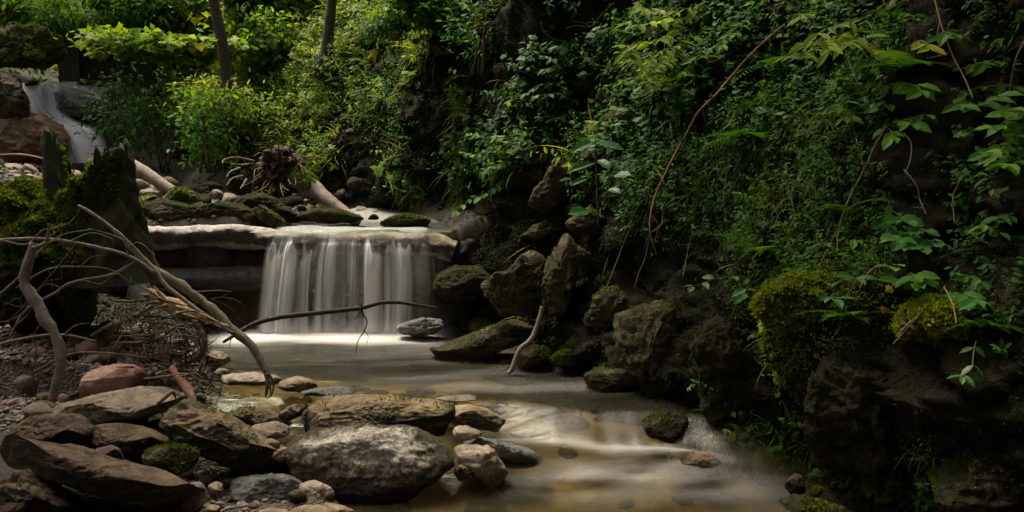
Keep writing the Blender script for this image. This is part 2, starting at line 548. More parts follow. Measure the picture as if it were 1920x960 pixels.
def terr(x, y):
    z = bed_z(x, y)
    lx, rx = left_x(y), bank_x(y)
    dl = np.maximum(0, lx - x)
    water = np.where(y < 8.8, np.where(y < 5.5, -.22, 0), z)
    up = np.where(y < 8.8, .42 - .16 * sstep(7, 3.5, y), .45)
    zl = np.minimum(dl * .9, .16 + dl * .16) * up / .42 + np.where(y < 8.8, water - z, .0) * sstep(0, .35, dl)
    zl = zl + sstep(1.9, 3.4, dl) * .85 * sstep(4.8, 6.2, y) + sstep(2.5, 9, dl) * 3.5
    z = z + np.where(dl > 0, zl, 0) - .07 * sstep(5.3, 4.7, y) * sstep(-.1, .4, dl)
    dch = np.full(np.shape(x), 9.0)
    for (ax_, ay_, aw_), (bx_, by_, bw_) in zip(UCH[:-1], UCH[1:]):
        ex_, ey_ = bx_ - ax_, by_ - ay_
        t_ = np.clip(((x - ax_) * ex_ + (y - ay_) * ey_) / (ex_ * ex_ + ey_ * ey_), 0, 1)
        dch = np.minimum(dch, np.hypot(x - ax_ - t_ * ex_, y - ay_ - t_ * ey_) - (aw_ + (bw_ - aw_) * t_))
    z = z + .26 * sstep(8.82, 8.95, y) * sstep(15.2, 14.8, y) * sstep(-.05, .35, dch)
    dr = np.maximum(0, x - rx)
    z = z + np.minimum(dr, .6) * .5 + np.maximum(0, dr - 1.2) * .85
    z = z + np.maximum(0, -1.5 - y) * .75  # unseen ground behind the camera, raised to block low sky light
    z = z + np.maximum(0, y - 18) * .35
    return z


def axis(a, b, lo, hi, fine, coarse):
    pts = [lo]
    while pts[-1] < hi:
        s = fine if a <= pts[-1] <= b else min(coarse, fine + .12 * max(a - pts[-1], pts[-1] - b))
        if pts[-1] < a: s = min(s, max(fine, a - pts[-1]))
        pts.append(pts[-1] + max(s, fine))
    return np.array(pts)


gx = axis(-5.5, 2.5, -32, 15, .05, 3)
gy = axis(3.4, 10.5, -11, 33, .05, 3)
X, Y_ = np.meshgrid(gx, gy, indexing='ij')
xf, yf = X.ravel(), Y_.ravel()
zf = terr(xf, yf)
p3 = np.stack([xf, yf, zf * 0], 1)
inchan = (xf > left_x(yf) - .1) & (xf < bank_x(yf) + .2)
zf = zf + fbm(p3 * 1.1, 4, 3) * np.where(inchan, .05, .14) + fbm(p3 * 7, 3, 9) * .022
bedm = sstep(8.82, 8.7, yf) * sstep(.25, -.1, left_x(yf) - xf) * sstep(.3, 0, xf - bank_x(yf))
grav = sstep(7.3, 6.8, yf) * sstep(2.3, 1.6, left_x(yf) - xf + fbm(p3 * 2, 3, 5) * .5) * sstep(-.2, .1, left_x(yf) - xf)
ground = build("ground", np.stack([xf, yf, zf], 1), grid_faces(len(gx), len(gy)), M['ground'], attrs={'bed': bedm, 'gravel': grav})
tag(ground, kind="structure")
TERR_V = np.stack([xf, yf, zf], 1)
TERR_F = grid_faces(len(gx), len(gy))

# ------------------------------------------------------------------ right bank: a rock wall following the stream
seg = np.r_[0, np.cumsum(np.hypot(*np.diff(BANK, axis=0).T))]
NS, NT = 520, 240
ss = np.interp(np.linspace(0, 1, NS), np.linspace(0, 1, 60), np.interp(np.linspace(0, 1, 60), [0, .12, .85, 1], [0, 8.0, 24.5, seg[-1]]))


def smooth_curve(s):
    w_ = .35
    out = 0
    for k in (-1, -.5, 0, .5, 1):
        q = np.clip(s + k * w_, 0, seg[-1])
        out = out + np.stack([np.interp(q, seg, BANK[:, 0]), np.interp(q, seg, BANK[:, 1])], 1)
    return out / 5


base = smooth_curve(ss)
tan = np.gradient(base, axis=0)
tan /= np.linalg.norm(tan, axis=1)[:, None]
nrm = np.stack([tan[:, 1], -tan[:, 0]], 1)       # into the hill
for _ in range(25):
    nrm[1:-1] = (nrm[:-2] + nrm[1:-1] * 2 + nrm[2:]) / 4
nrm /= np.linalg.norm(nrm, axis=1)[:, None]
tz = np.linspace(0, 1, NT)
# profile: control (height above foot, offset into the hill) for each character of bank, blended along s
ZL = np.array([-.6, 0, .35, .6, .85, 1.15, 1.5, 2.1, 3.0, 4.2, 6.0, 9.0])
PROF = {
    'bulge': [.1, .12, .10, -.12, -.22, -.05, .28, .50, .85, 1.3, 2.2, 4.5],
    'rocks': [-.1, .0, .12, .22, .32, .42, .6, .95, 1.35, 1.9, 2.9, 5.0],
    'recess': [.0, .05, .1, .12, .15, .2, .25, .35, .5, .8, 1.6, 3.8],
    'slope': [-.3, -.1, .1, .2, .3, .45, .65, 1.0, 1.7, 2.7, 4.3, 7.5],
}
s_at = lambda i: seg[i]
keys = [(0, 'recess'), (s_at(3), 'recess'), (s_at(4), 'bulge'), (s_at(5) + .35, 'bulge'), (s_at(7), 'rocks'), (s_at(10), 'rocks'), (s_at(11), 'recess'), (s_at(13), 'recess'), (s_at(14), 'slope'), (s_at(19), 'slope')]
zl = np.interp(tz, np.linspace(0, 1, len(ZL)), ZL)
zl = np.interp(tz, [0, .8, 1], [-.6, 4.2, 9.0])
off = np.zeros((NS, NT))
for i, s in enumerate(ss):
    for (a, na), (b_, nb) in zip(keys[:-1], keys[1:]):
        if a <= s <= b_ + 1e-6:
            f = (s - a) / (b_ - a)
            f = f * f * (3 - 2 * f)
            off[i] = (1 - f) * np.interp(zl, ZL, PROF[na]) + f * np.interp(zl, ZL, PROF[nb])
            break
foot = np.interp(base[:, 1], [-6, 4.5, 5.5, 8.6, 9.2, 12, 15, 15.6, 20], [-.5, -.35, -.2, -.1, .85, 1.1, 1.6, 3.0, 4.2])
CV = np.zeros((NS, NT, 3))
CV[..., 0] = base[:, None, 0] + nrm[:, None, 0] * off
CV[..., 1] = base[:, None, 1] + nrm[:, None, 1] * off
CV[..., 2] = foot[:, None] + zl[None, :]
CVf = CV.reshape(-1, 3)
q = CVf * np.array([1, 1, 1.0])
w1, w2, wid = worley(q * np.array([1.5, 1.5, 2.3]) + fbm(q * 1.3, 3, 2)[:, None] * .5, 11)
w1b, w2b, widb = worley(q * np.array([3.6, 3.6, 5.2]) + fbm(q * 2.5, 3, 4)[:, None] * .4, 23)
ridge = 1 - np.abs(fbm(q * np.array([1.6, 1.6, 2.6]) + 4, 5, 33)) * 2.2
disp = .34 * (wid - .5) + .10 * sstep(0, .10, w2 - w1) + .05 * sstep(0, .10, w2b - w1b) + .11 * (widb - .5) + .30 * fbm(q * .8, 4, 6) + .16 * ridge + .09 * fbm(q * np.array([4, 4, 9]), 4, 8)
amp = np.ones(NS)
amp = np.interp(ss, [0, s_at(4), s_at(6), s_at(7), s_at(12), s_at(14), s_at(19)], [.8, .8, .7, 1.0, .9, .75, .8])
disp = disp.reshape(NS, NT) * amp[:, None] * .75
CV[..., 0] -= nrm[:, None, 0] * disp
CV[..., 1] -= nrm[:, None, 1] * disp
CV[..., 2] += disp * .15
CVf = CV.reshape(-1, 3)
CF = grid_faces(NS, NT)
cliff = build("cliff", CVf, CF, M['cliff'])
tag(cliff, kind="structure")
BV = BVHTree.FromPolygons([tuple(v) for v in CVf] + [tuple(v) for v in TERR_V], [tuple(f) for f in CF] + [tuple(f + len(CVf)) for f in TERR_F])


def hit(px, py):
    o = Vector((0, 0, CAMZ))
    d = ray(px, py).normalized()
    loc, n, i, t = BV.ray_cast(o, d, 60)
    if loc is None:
        return P(px, py, 12), Vector((0, -1, 0))
    if n.dot(d) > 0: n = -n
    return loc, n


def down(x, y):
    loc, n, i, t = BV.ray_cast(Vector((x, y, 9)), Vector((0, 0, -1)), 30)
    return loc.z if loc else 0.0


# ------------------------------------------------------------------ water
wx = np.arange(-3.9, 2.7, .03)
wy = np.arange(2.0, 8.72, .03)
WX, WY = np.meshgrid(wx, wy, indexing='ij')
wxf, wyf = WX.ravel(), WY.ravel()
wp = np.stack([wxf, wyf, wxf * 0], 1)


def water_z(x, y):
    lip = 5.80 - .05 * np.sin(x * 3.1) - .10 * x - .11 * np.maximum(0, x) ** 2 + .03 * np.sin(x * 7 + 1)
    z = -.15 * sstep(lip, lip - (.34 + .12 * np.sin(x * 5)), y)
    lip2 = 5.06 - .05 * np.sin(x * 4 + 2) + .10 * x - .06 * np.maximum(0, x) ** 2
    z = z - .09 * sstep(lip2 + .1, lip2 - .40, y)
    z = z - .05 * sstep(4.6, 2, y)
    return z, lip, lip2


wz, lip, lip2 = water_z(wxf, wyf)
st = np.stack([wxf * 1.6, wyf * 6, wxf * 0], 1)
stn = fbm(st, 3, 31)
st2 = fbm(np.stack([wxf * 1.1, wyf * 3.2, wxf * 0], 1), 3, 37)
turb = sstep(-.3, .25, wxf) * sstep(1.75, .9, wxf) * .8
zone = .55 + .45 * st2
wob = .08 * fbm(np.stack([wxf * 2.2, wyf * 1.2, wxf * 0], 1), 3, 61)
wid_f = .035 + .05 * np.clip(.5 + fbm(np.stack([wxf * 1.6, wxf * 0, wxf * 0], 1), 2, 63), .1, 1)
comb = np.clip(.5 + .75 * fbm(np.stack([wxf * 13 + .8 * wyf, wyf * 1.1, wxf * 0], 1), 3, 65), 0, 1)
swirl = np.clip(.35 + 1.5 * fbm(np.stack([wxf * 1.3 + wyf * .9, wyf * 5.5 - wxf * 1.2, wxf * 0], 1), 4, 67), 0, 1)
slope_ = sstep(lip + .02, lip - .10, wyf) * sstep(lip - .46, lip - .30, wyf)
foam = .36 * slope_ * turb * comb
foam += .60 * np.exp(-((wyf - (lip - .40) + wob) / wid_f) ** 2) * turb * np.clip(.5 + .9 * st2 + .3 * comb, .05, 1)
foam += .34 * sstep(lip - 1.0, lip - .42, wyf) * sstep(lip - .36, lip - .48, wyf) * turb * swirl
foam += .36 * np.exp(-((wyf - (lip2 - .25) + wob) / (wid_f * .8)) ** 2) * sstep(-.2, .5, wxf) * sstep(2.0, 1.2, wxf) * np.clip(.4 + 1.2 * st2, 0, 1)
foam += .14 * sstep(lip2 - .9, lip2 - .2, wyf) * sstep(lip2 - .05, lip2 - .2, wyf) * sstep(-.3, .4, wxf) * sstep(2.2, 1.2, wxf) * swirl
foam += .06 * swirl * sstep(5.6, 6.4, wyf) * sstep(-2.0, -.5, wxf)
dfall = (8.42 + .06 * np.sin(wxf * 5) - wyf)
side_f = sstep(-3.25, -2.6, wxf) * sstep(-.65, -1.0, wxf)
foam += .97 * side_f * sstep(.62 + .16 * stn, .05, dfall)
foam += .06 * sstep(-3.4, -2.5, wxf) * sstep(.0, -1.0, wxf) * sstep(1.6, .25, dfall) * np.clip(.65 + .5 * stn, 0, 1)
foam += .09 * sstep(-1.6, -.4, wxf) * np.exp(-((wyf - 6.2 + .12 * wxf) / .3) ** 2) * np.clip(.5 + 1.3 * st2, 0, 1)
foam = np.clip(np.where(wyf < 6.5, foam * .8, foam), 0, .96)
wzz = wz + fbm(np.stack([wxf * 2.2, wyf * 5, wxf * 0], 1), 3, 41) * .012 + foam * .02
stream = build("stream_water", np.stack([wxf, wyf, wzz], 1), grid_faces(len(wx), len(wy)), M['pool'], attrs={'foam': foam})
tag(stream, kind="structure")
# upper stream on top of the weir
UC = np.array([(-1.72, 8.66, .72), (-1.75, 9.0, .8), (-1.65, 9.6, .75), (-2.0, 10.4, .6), (-3.3, 11.4, .5), (-5.2, 12.7, .5), (-7.2, 14.0, .6), (-8.1, 14.9, .8)])
tu = np.linspace(0, 3.3, 160)
uc = np.stack([np.interp(tu, range(len(UC)), UC[:, i]) for i in range(3)], 1)
for _ in range(10): uc[1:-1] = (uc[:-2] + 2 * uc[1:-1] + uc[2:]) / 4
tgu = np.gradient(uc[:, :2], axis=0); tgu /= np.linalg.norm(tgu, axis=1)[:, None]
tgu[:25] = tgu[:25] * 0 + np.array([0, 1.0])
wu = np.linspace(-1, 1, 50)
UXY = uc[:, None, :2] + (np.stack([tgu[:, 1], -tgu[:, 0]], 1))[:, None] * (wu[None, :, None] * (uc[:, 2] + .35)[:, None, None])
uxf, uyf = UXY[..., 0].ravel(), UXY[..., 1].ravel()
uz = np.interp(uyf, [8.66, 8.8, 9.3, 10, 12, 15], [1.055, 1.075, 1.09, 1.12, 1.36, 1.80])
uf = .02 + .10 * np.clip(fbm(np.stack([uxf * 2.5, uyf * 1.2, uxf * 0], 1), 3, 51) + .1, 0, 1) + .18 * sstep(9.7, 10.3, uyf)
ustream = build("upper_stream_water", np.stack([uxf, uyf, uz + fbm(np.stack([uxf * 3, uyf * 3, uxf * 0], 1), 2, 5) * .015], 1), grid_faces(160, 50), M['pool'], attrs={'foam': np.clip(uf, 0, .7)})
tag(ustream, kind="structure")

# main waterfall: two curtains over the crest
def curtain(name, x0, x1, ytop, seed, dens, back):
    nu, nv = 520, 46
    u = np.linspace(0, 1, nu)
    v = np.linspace(0, 1, nv)
    U, V = np.meshgrid(u, v, indexing='ij')
    x = x0 + (x1 - x0) * U
    lipv = .035 * fbm(np.stack([x.ravel() * 2.3, x.ravel() * 0, x.ravel() * 0 + 3], 1), 3, 77).reshape(x.shape)
    # path: over the crest then a ballistic drop
    t = V
    zc = np.where(t < .2, 1.10 - .15 * (t / .2) ** 2, .95 - .97 * ((t - .2) / .8) ** 1.3)
    yc = np.where(t < .2, ytop + .22 - .32 * np.sin(t / .2 * 1.45), ytop - .098 - .20 * ((t - .2) / .8) ** .75) + back
    zc = zc + lipv * (1 - t) - .10 * sstep(-1.0, -.72, x) * (1 - t)
    yc = yc - 2.2 * lipv * (1 - t * .5) + .10 * sstep(-1.0, -.72, x)
    fan = (x0 + x1) / 2
    xx = x + (x - fan) * .05 * t - .13 * sstep(.55, 0, U) * t ** .7 * (.5 + .5 * np.sin(x * 9) ** 2)
    xw = x + .10 * fbm(np.stack([x.ravel() * 3, t.ravel() * 0, x.ravel() * 0 + seed], 1), 2, 5).reshape(x.shape) + .03 * fbm(np.stack([x.ravel() * 5, t.ravel() * 1.6, x.ravel() * 0 + seed], 1), 2, 15).reshape(x.shape)
    q1 = np.stack([xw.ravel() * 8, (t.ravel()) * .5, np.full(x.size, seed)], 1)
    q2 = np.stack([xw.ravel() * 30, (t.ravel()) * .7, np.full(x.size, seed + 3.)], 1)
    n1 = fbm(q1, 2, seed).reshape(x.shape)
    n2 = fbm(q2, 2, seed + 5).reshape(x.shape)
    yc = yc - .05 * n1 * sstep(.15, .5, t) - .012 * n2
    n3 = fbm(np.stack([x.ravel() * 13, t.ravel() * .0, np.full(x.size, seed + 9.)], 1), 2, seed + 7).reshape(x.shape)
    start = .14 + .30 * np.clip(n3 + .15, 0, 1)
    n4 = fbm(np.stack([xw.ravel() * 3.3, t.ravel() * .3, np.full(x.size, seed + 21.)], 1), 2, seed + 13).reshape(x.shape)
    d = np.clip(.54 + .75 * n1 + .60 * n2 + .75 * n4, 0.05, 1) * dens
    d = d * (.10 + .90 * sstep(start, start + .06, t)) * (1.12 - .45 * t)
    edge_ = sstep(0, .05, U) * sstep(1, .95, U)
    right = np.interp(x, [-2.6, -1.25, -1.05, -.6], [1, 1, .30, .16])
    d = d * edge_ * right
    d = np.maximum(d, .20 * sstep(.26, .10, t) * edge_)
    d = d + .5 * sstep(.86, 1.0, t) * edge_ * right
    o = build(name, np.stack([xx, yc, zc], -1).reshape(-1, 3), grid_faces(nu, nv), M['fall'], attrs={'foam': np.clip(d, 0, .95).ravel()})
    return o


wf = empty("waterfall", (-1.6, 8.5, 0), None, None)
tag(wf, kind="structure")
for nm, se, de, bk in (("curtain", 3, 1.0, 0), ("curtain", 8, .65, .07)):
    c = curtain(nm, -2.55, -.66, 8.70, se, de, bk)
    c.parent = wf
    c.location = -wf.location
# thin trickle by the left end of the weir
# upper-left fall: a ribbon sliding down a rock face
def ribbon(name, ctrl, seed, dens=.9, bulge=.12):
    ctrl = np.array(ctrl, float)     # rows: px, py, Y, half width (px)
    tt = np.linspace(0, 1, 70)
    k = np.linspace(0, 1, len(ctrl))
    c = np.stack([np.interp(tt, k, ctrl[:, i]) for i in range(4)], 1)
    for _ in range(6): c[1:-1] = (c[:-2] + 2 * c[1:-1] + c[2:]) / 4
    us = np.linspace(-1, 1, 50)
    V, D = [], []
    for i, (px, py, Yd, hw) in enumerate(c):
        a = P(px, py, Yd)
        W = hw * 1.45 / FPX * Yd
        for u in us:
            V.append((a.x + u * W, a.y - bulge * (1 - u * u), a.z))
            D.append((1 - abs(u) ** 2.5))
    V = np.array(V)
    D = np.array(D)
    n = fbm(np.stack([np.tile(us, 70) * 3.2, np.repeat(tt, 50) * 1.2, D * 0], 1), 3, seed)
    e = np.repeat(sstep(0, .04, tt), 50)
    D = np.clip(D * dens * (.85 + 1.1 * n) * e, 0, .95)
    V[:, 1] += n * .12
    o = build(name, V, grid_faces(70, 50), M['fall'], attrs={'foam': D})
    return o


uw = empty("upper_waterfall", P(110, 300, 14.6), None, None)
tag(uw, kind="structure")
for args in (([(72, 154, 15.2, 32), (78, 175, 15.0, 30), (84, 205, 14.8, 20), (102, 226, 14.7, 30), (128, 243, 14.5, 42), (145, 270, 14.4, 42), (158, 306, 14.3, 32)], 4, 1.15),
             ([(115, 155, 15.4, 80), (120, 164, 15.25, 70), (90, 180, 15.05, 40), (84, 215, 14.9, 22), (100, 240, 14.75, 26), (112, 275, 14.6, 28), (125, 303, 14.5, 28)], 9, .4),
             ([(120, 154, 15.5, 62), (150, 160, 15.3, 40), (178, 172, 14.9, 20), (200, 190, 14.7, 12)], 12, .3)):
    o = ribbon("curtain", *args)
    o.parent = uw
    o.location = -uw.location

tr_ = empty("side_trickle", P(268, 545, 8.6), None, None)
tag(tr_, kind="structure")
o = ribbon("curtain", [(262, 492, 8.72, 10), (264, 510, 8.66, 14), (268, 530, 8.62, 17), (274, 560, 8.6, 20)], 14, .5)
o.parent = tr_
o.location = -tr_.location
# ------------------------------------------------------------------ stones
def star(pts, n):
    pts = np.array(pts, float)
    c = (pts.min(0) + pts.max(0)) / 2
    c = c * .5 + pts.mean(0) * .5
    th = np.linspace(0, 2 * math.pi, n, endpoint=False)
    r = np.zeros(n)
    A, B = pts - c, np.roll(pts, -1, 0) - c
    for i, t in enumerate(th):
        d = np.array([math.cos(t), math.sin(t)])
        e = B - A
        den = d[0] * e[:, 1] - d[1] * e[:, 0]
        den = np.where(abs(den) < 1e-9, 1e-9, den)
        tt = (A[:, 0] * e[:, 1] - A[:, 1] * e[:, 0]) / den
        uu = (A[:, 0] * d[1] - A[:, 1] * d[0]) / den
        ok = (uu >= -1e-6) & (uu <= 1 + 1e-6) & (tt > 0)
        r[i] = tt[ok].max() if ok.any() else 0
    r[r == 0] = r.mean()
    for _ in range(2): r = (np.roll(r, 1) + 2 * r + np.roll(r, -1)) / 4
    return c, th, r


def stone_obj(name, label, pts, Yd, thick, m, p=2.6, slab=False, amp=.05, facets=6, seed=0, cat="rock", group=None, fine=1.0, tilt=0.0, nth=None, lean=None):
    pts = np.array(pts, float)
    ext_px = np.ptp(pts, axis=0).max()
    n = nth or int(np.clip(ext_px * .7, 44, 190))
    c, th, r = star(pts, n)
    if name == 'boulder' and Yd in (7.9, 7.7) or Yd in (7.8, 7.6):
        Yd = min(9.5, hit(c[0], c[1])[0].y + .02)
    C = P(c[0], c[1], Yd)
    s = Yd / FPX
    K = max(16, n // 2)
    phi = np.linspace(-math.pi / 2, math.pi / 2, K)
    # spread the rings evenly on blocky profiles
    rad = np.abs(np.cos(phi)) ** (2 / p)
    dep = np.sign(np.sin(phi)) * np.abs(np.sin(phi)) ** (2 / p)
    if slab and Yd < 6: tilt = tilt - .20
    D = Vector((0, 1, tilt)).normalized() if slab else (C - Vector((0, 0, CAMZ))).normalized()
    if slab: C = C + D * (thick / 2)
    ex = np.array([1, 0, 0.])
    ez = np.array([0, 0, 1.]) if slab else np.array((-D.x * D.z, -D.y * D.z, 1 - D.z * D.z)) / math.sqrt(max(1e-6, 1 - D.z ** 2))
    if lean is not None:
        ez = np.array([0, math.sin(lean), math.cos(lean)])
        D = Vector((0, math.cos(lean), -math.sin(lean)))
    TH, RA = np.meshgrid(th, rad, indexing='ij')
    RR = np.repeat(r[:, None], K, 1) * s
    DP = np.repeat(dep[None, :], n, 0) * thick / 2
    cr = RR * RA
    loc = (np.cos(TH) * cr)[..., None] * ex + (-np.sin(TH) * cr)[..., None] * ez + DP[..., None] * np.array(D)
    loc = loc.reshape(-1, 3)
    edge = np.repeat(RA.ravel()[:, None], 1, 1)[:, 0]
    edge = np.where(DP.ravel() > 0, 1.0, edge)
    L = min(np.ptp(pts[:, 0]), np.ptp(pts[:, 1])) * s * .5
    rs = np.random.default_rng(seed + 100)
    sc = np.array([np.ptp(pts[:, 0]) * s / 2, thick / 2, np.ptp(pts[:, 1]) * s / 2])
    for k in range(facets * 2 + 2):
        d = rs.normal(size=3)
        d[1] = -abs(d[1]) if k % 2 else d[1]
        d /= np.linalg.norm(d)
        sup = np.sqrt((d * d) @ (sc * sc))
        lim = sup * rs.uniform(.74, .96)
        ex_ = np.maximum(0, loc @ d - lim)
        loc = loc - (ex_ * .9)[:, None] * d
    nn = loc / (np.linalg.norm(loc / sc, axis=1)[:, None] + 1e-6) / sc
    nn /= np.linalg.norm(nn, axis=1)[:, None] + 1e-9
    f1 = fbm(loc / L * 1.3 + seed * 3.7, 4, seed)
    f2 = np.abs(fbm(loc / L * 3.0 + seed, 3, seed + 4))
    f3 = fbm(loc / L * 9 + seed, 3, seed + 8)
    wa, wb, wi = worley(loc / L * 1.1 + seed * 1.7 + f1[:, None] * .3, seed)
    blk = (wi - .5) * 1.6 - .8 * (1 - sstep(0, .12, wb - wa))
    f4 = fbm(loc / L * np.array([2, 2, 7]) + seed, 3, seed + 15)
    x0, x1 = loc[:, [0, 2]].min(0), loc[:, [0, 2]].max(0)
    f5 = np.abs(fbm(loc / L * 5 + seed * 2, 4, seed + 21))
    loc = loc + nn * ((f1 * 1.1 - f2 * 1.3 + .9 * f4 - .7 * f5) * amp * L * 2 + blk * max(0, amp - .035) * L * 1.6 + f3 * amp * L * .9 * fine)[:, None]
    y0, y1 = loc[:, [0, 2]].min(0), loc[:, [0, 2]].max(0)
    want0, want1 = np.array([-(c[0] - pts[:, 0].min()), -(pts[:, 1].max() - c[1])]) * s, np.array([pts[:, 0].max() - c[0], c[1] - pts[:, 1].min()]) * s
    if slab and D.z < 0: want0[1] += thick * D.z
    g = (want1 - want0) / (y1 - y0)
    for ii, ax_ in ((0, 0), (1, 2)):
        if ax_ == 2 and not slab: g[1] *= 1.0
        loc[:, ax_] = (loc[:, ax_] - y0[ii]) * g[ii] + want0[ii]
    F = grid_faces(n, K, True)
    o = build(name, loc, F, m, attrs={'edge': edge})
    o.location = C
    return tag(o, label, cat, group)


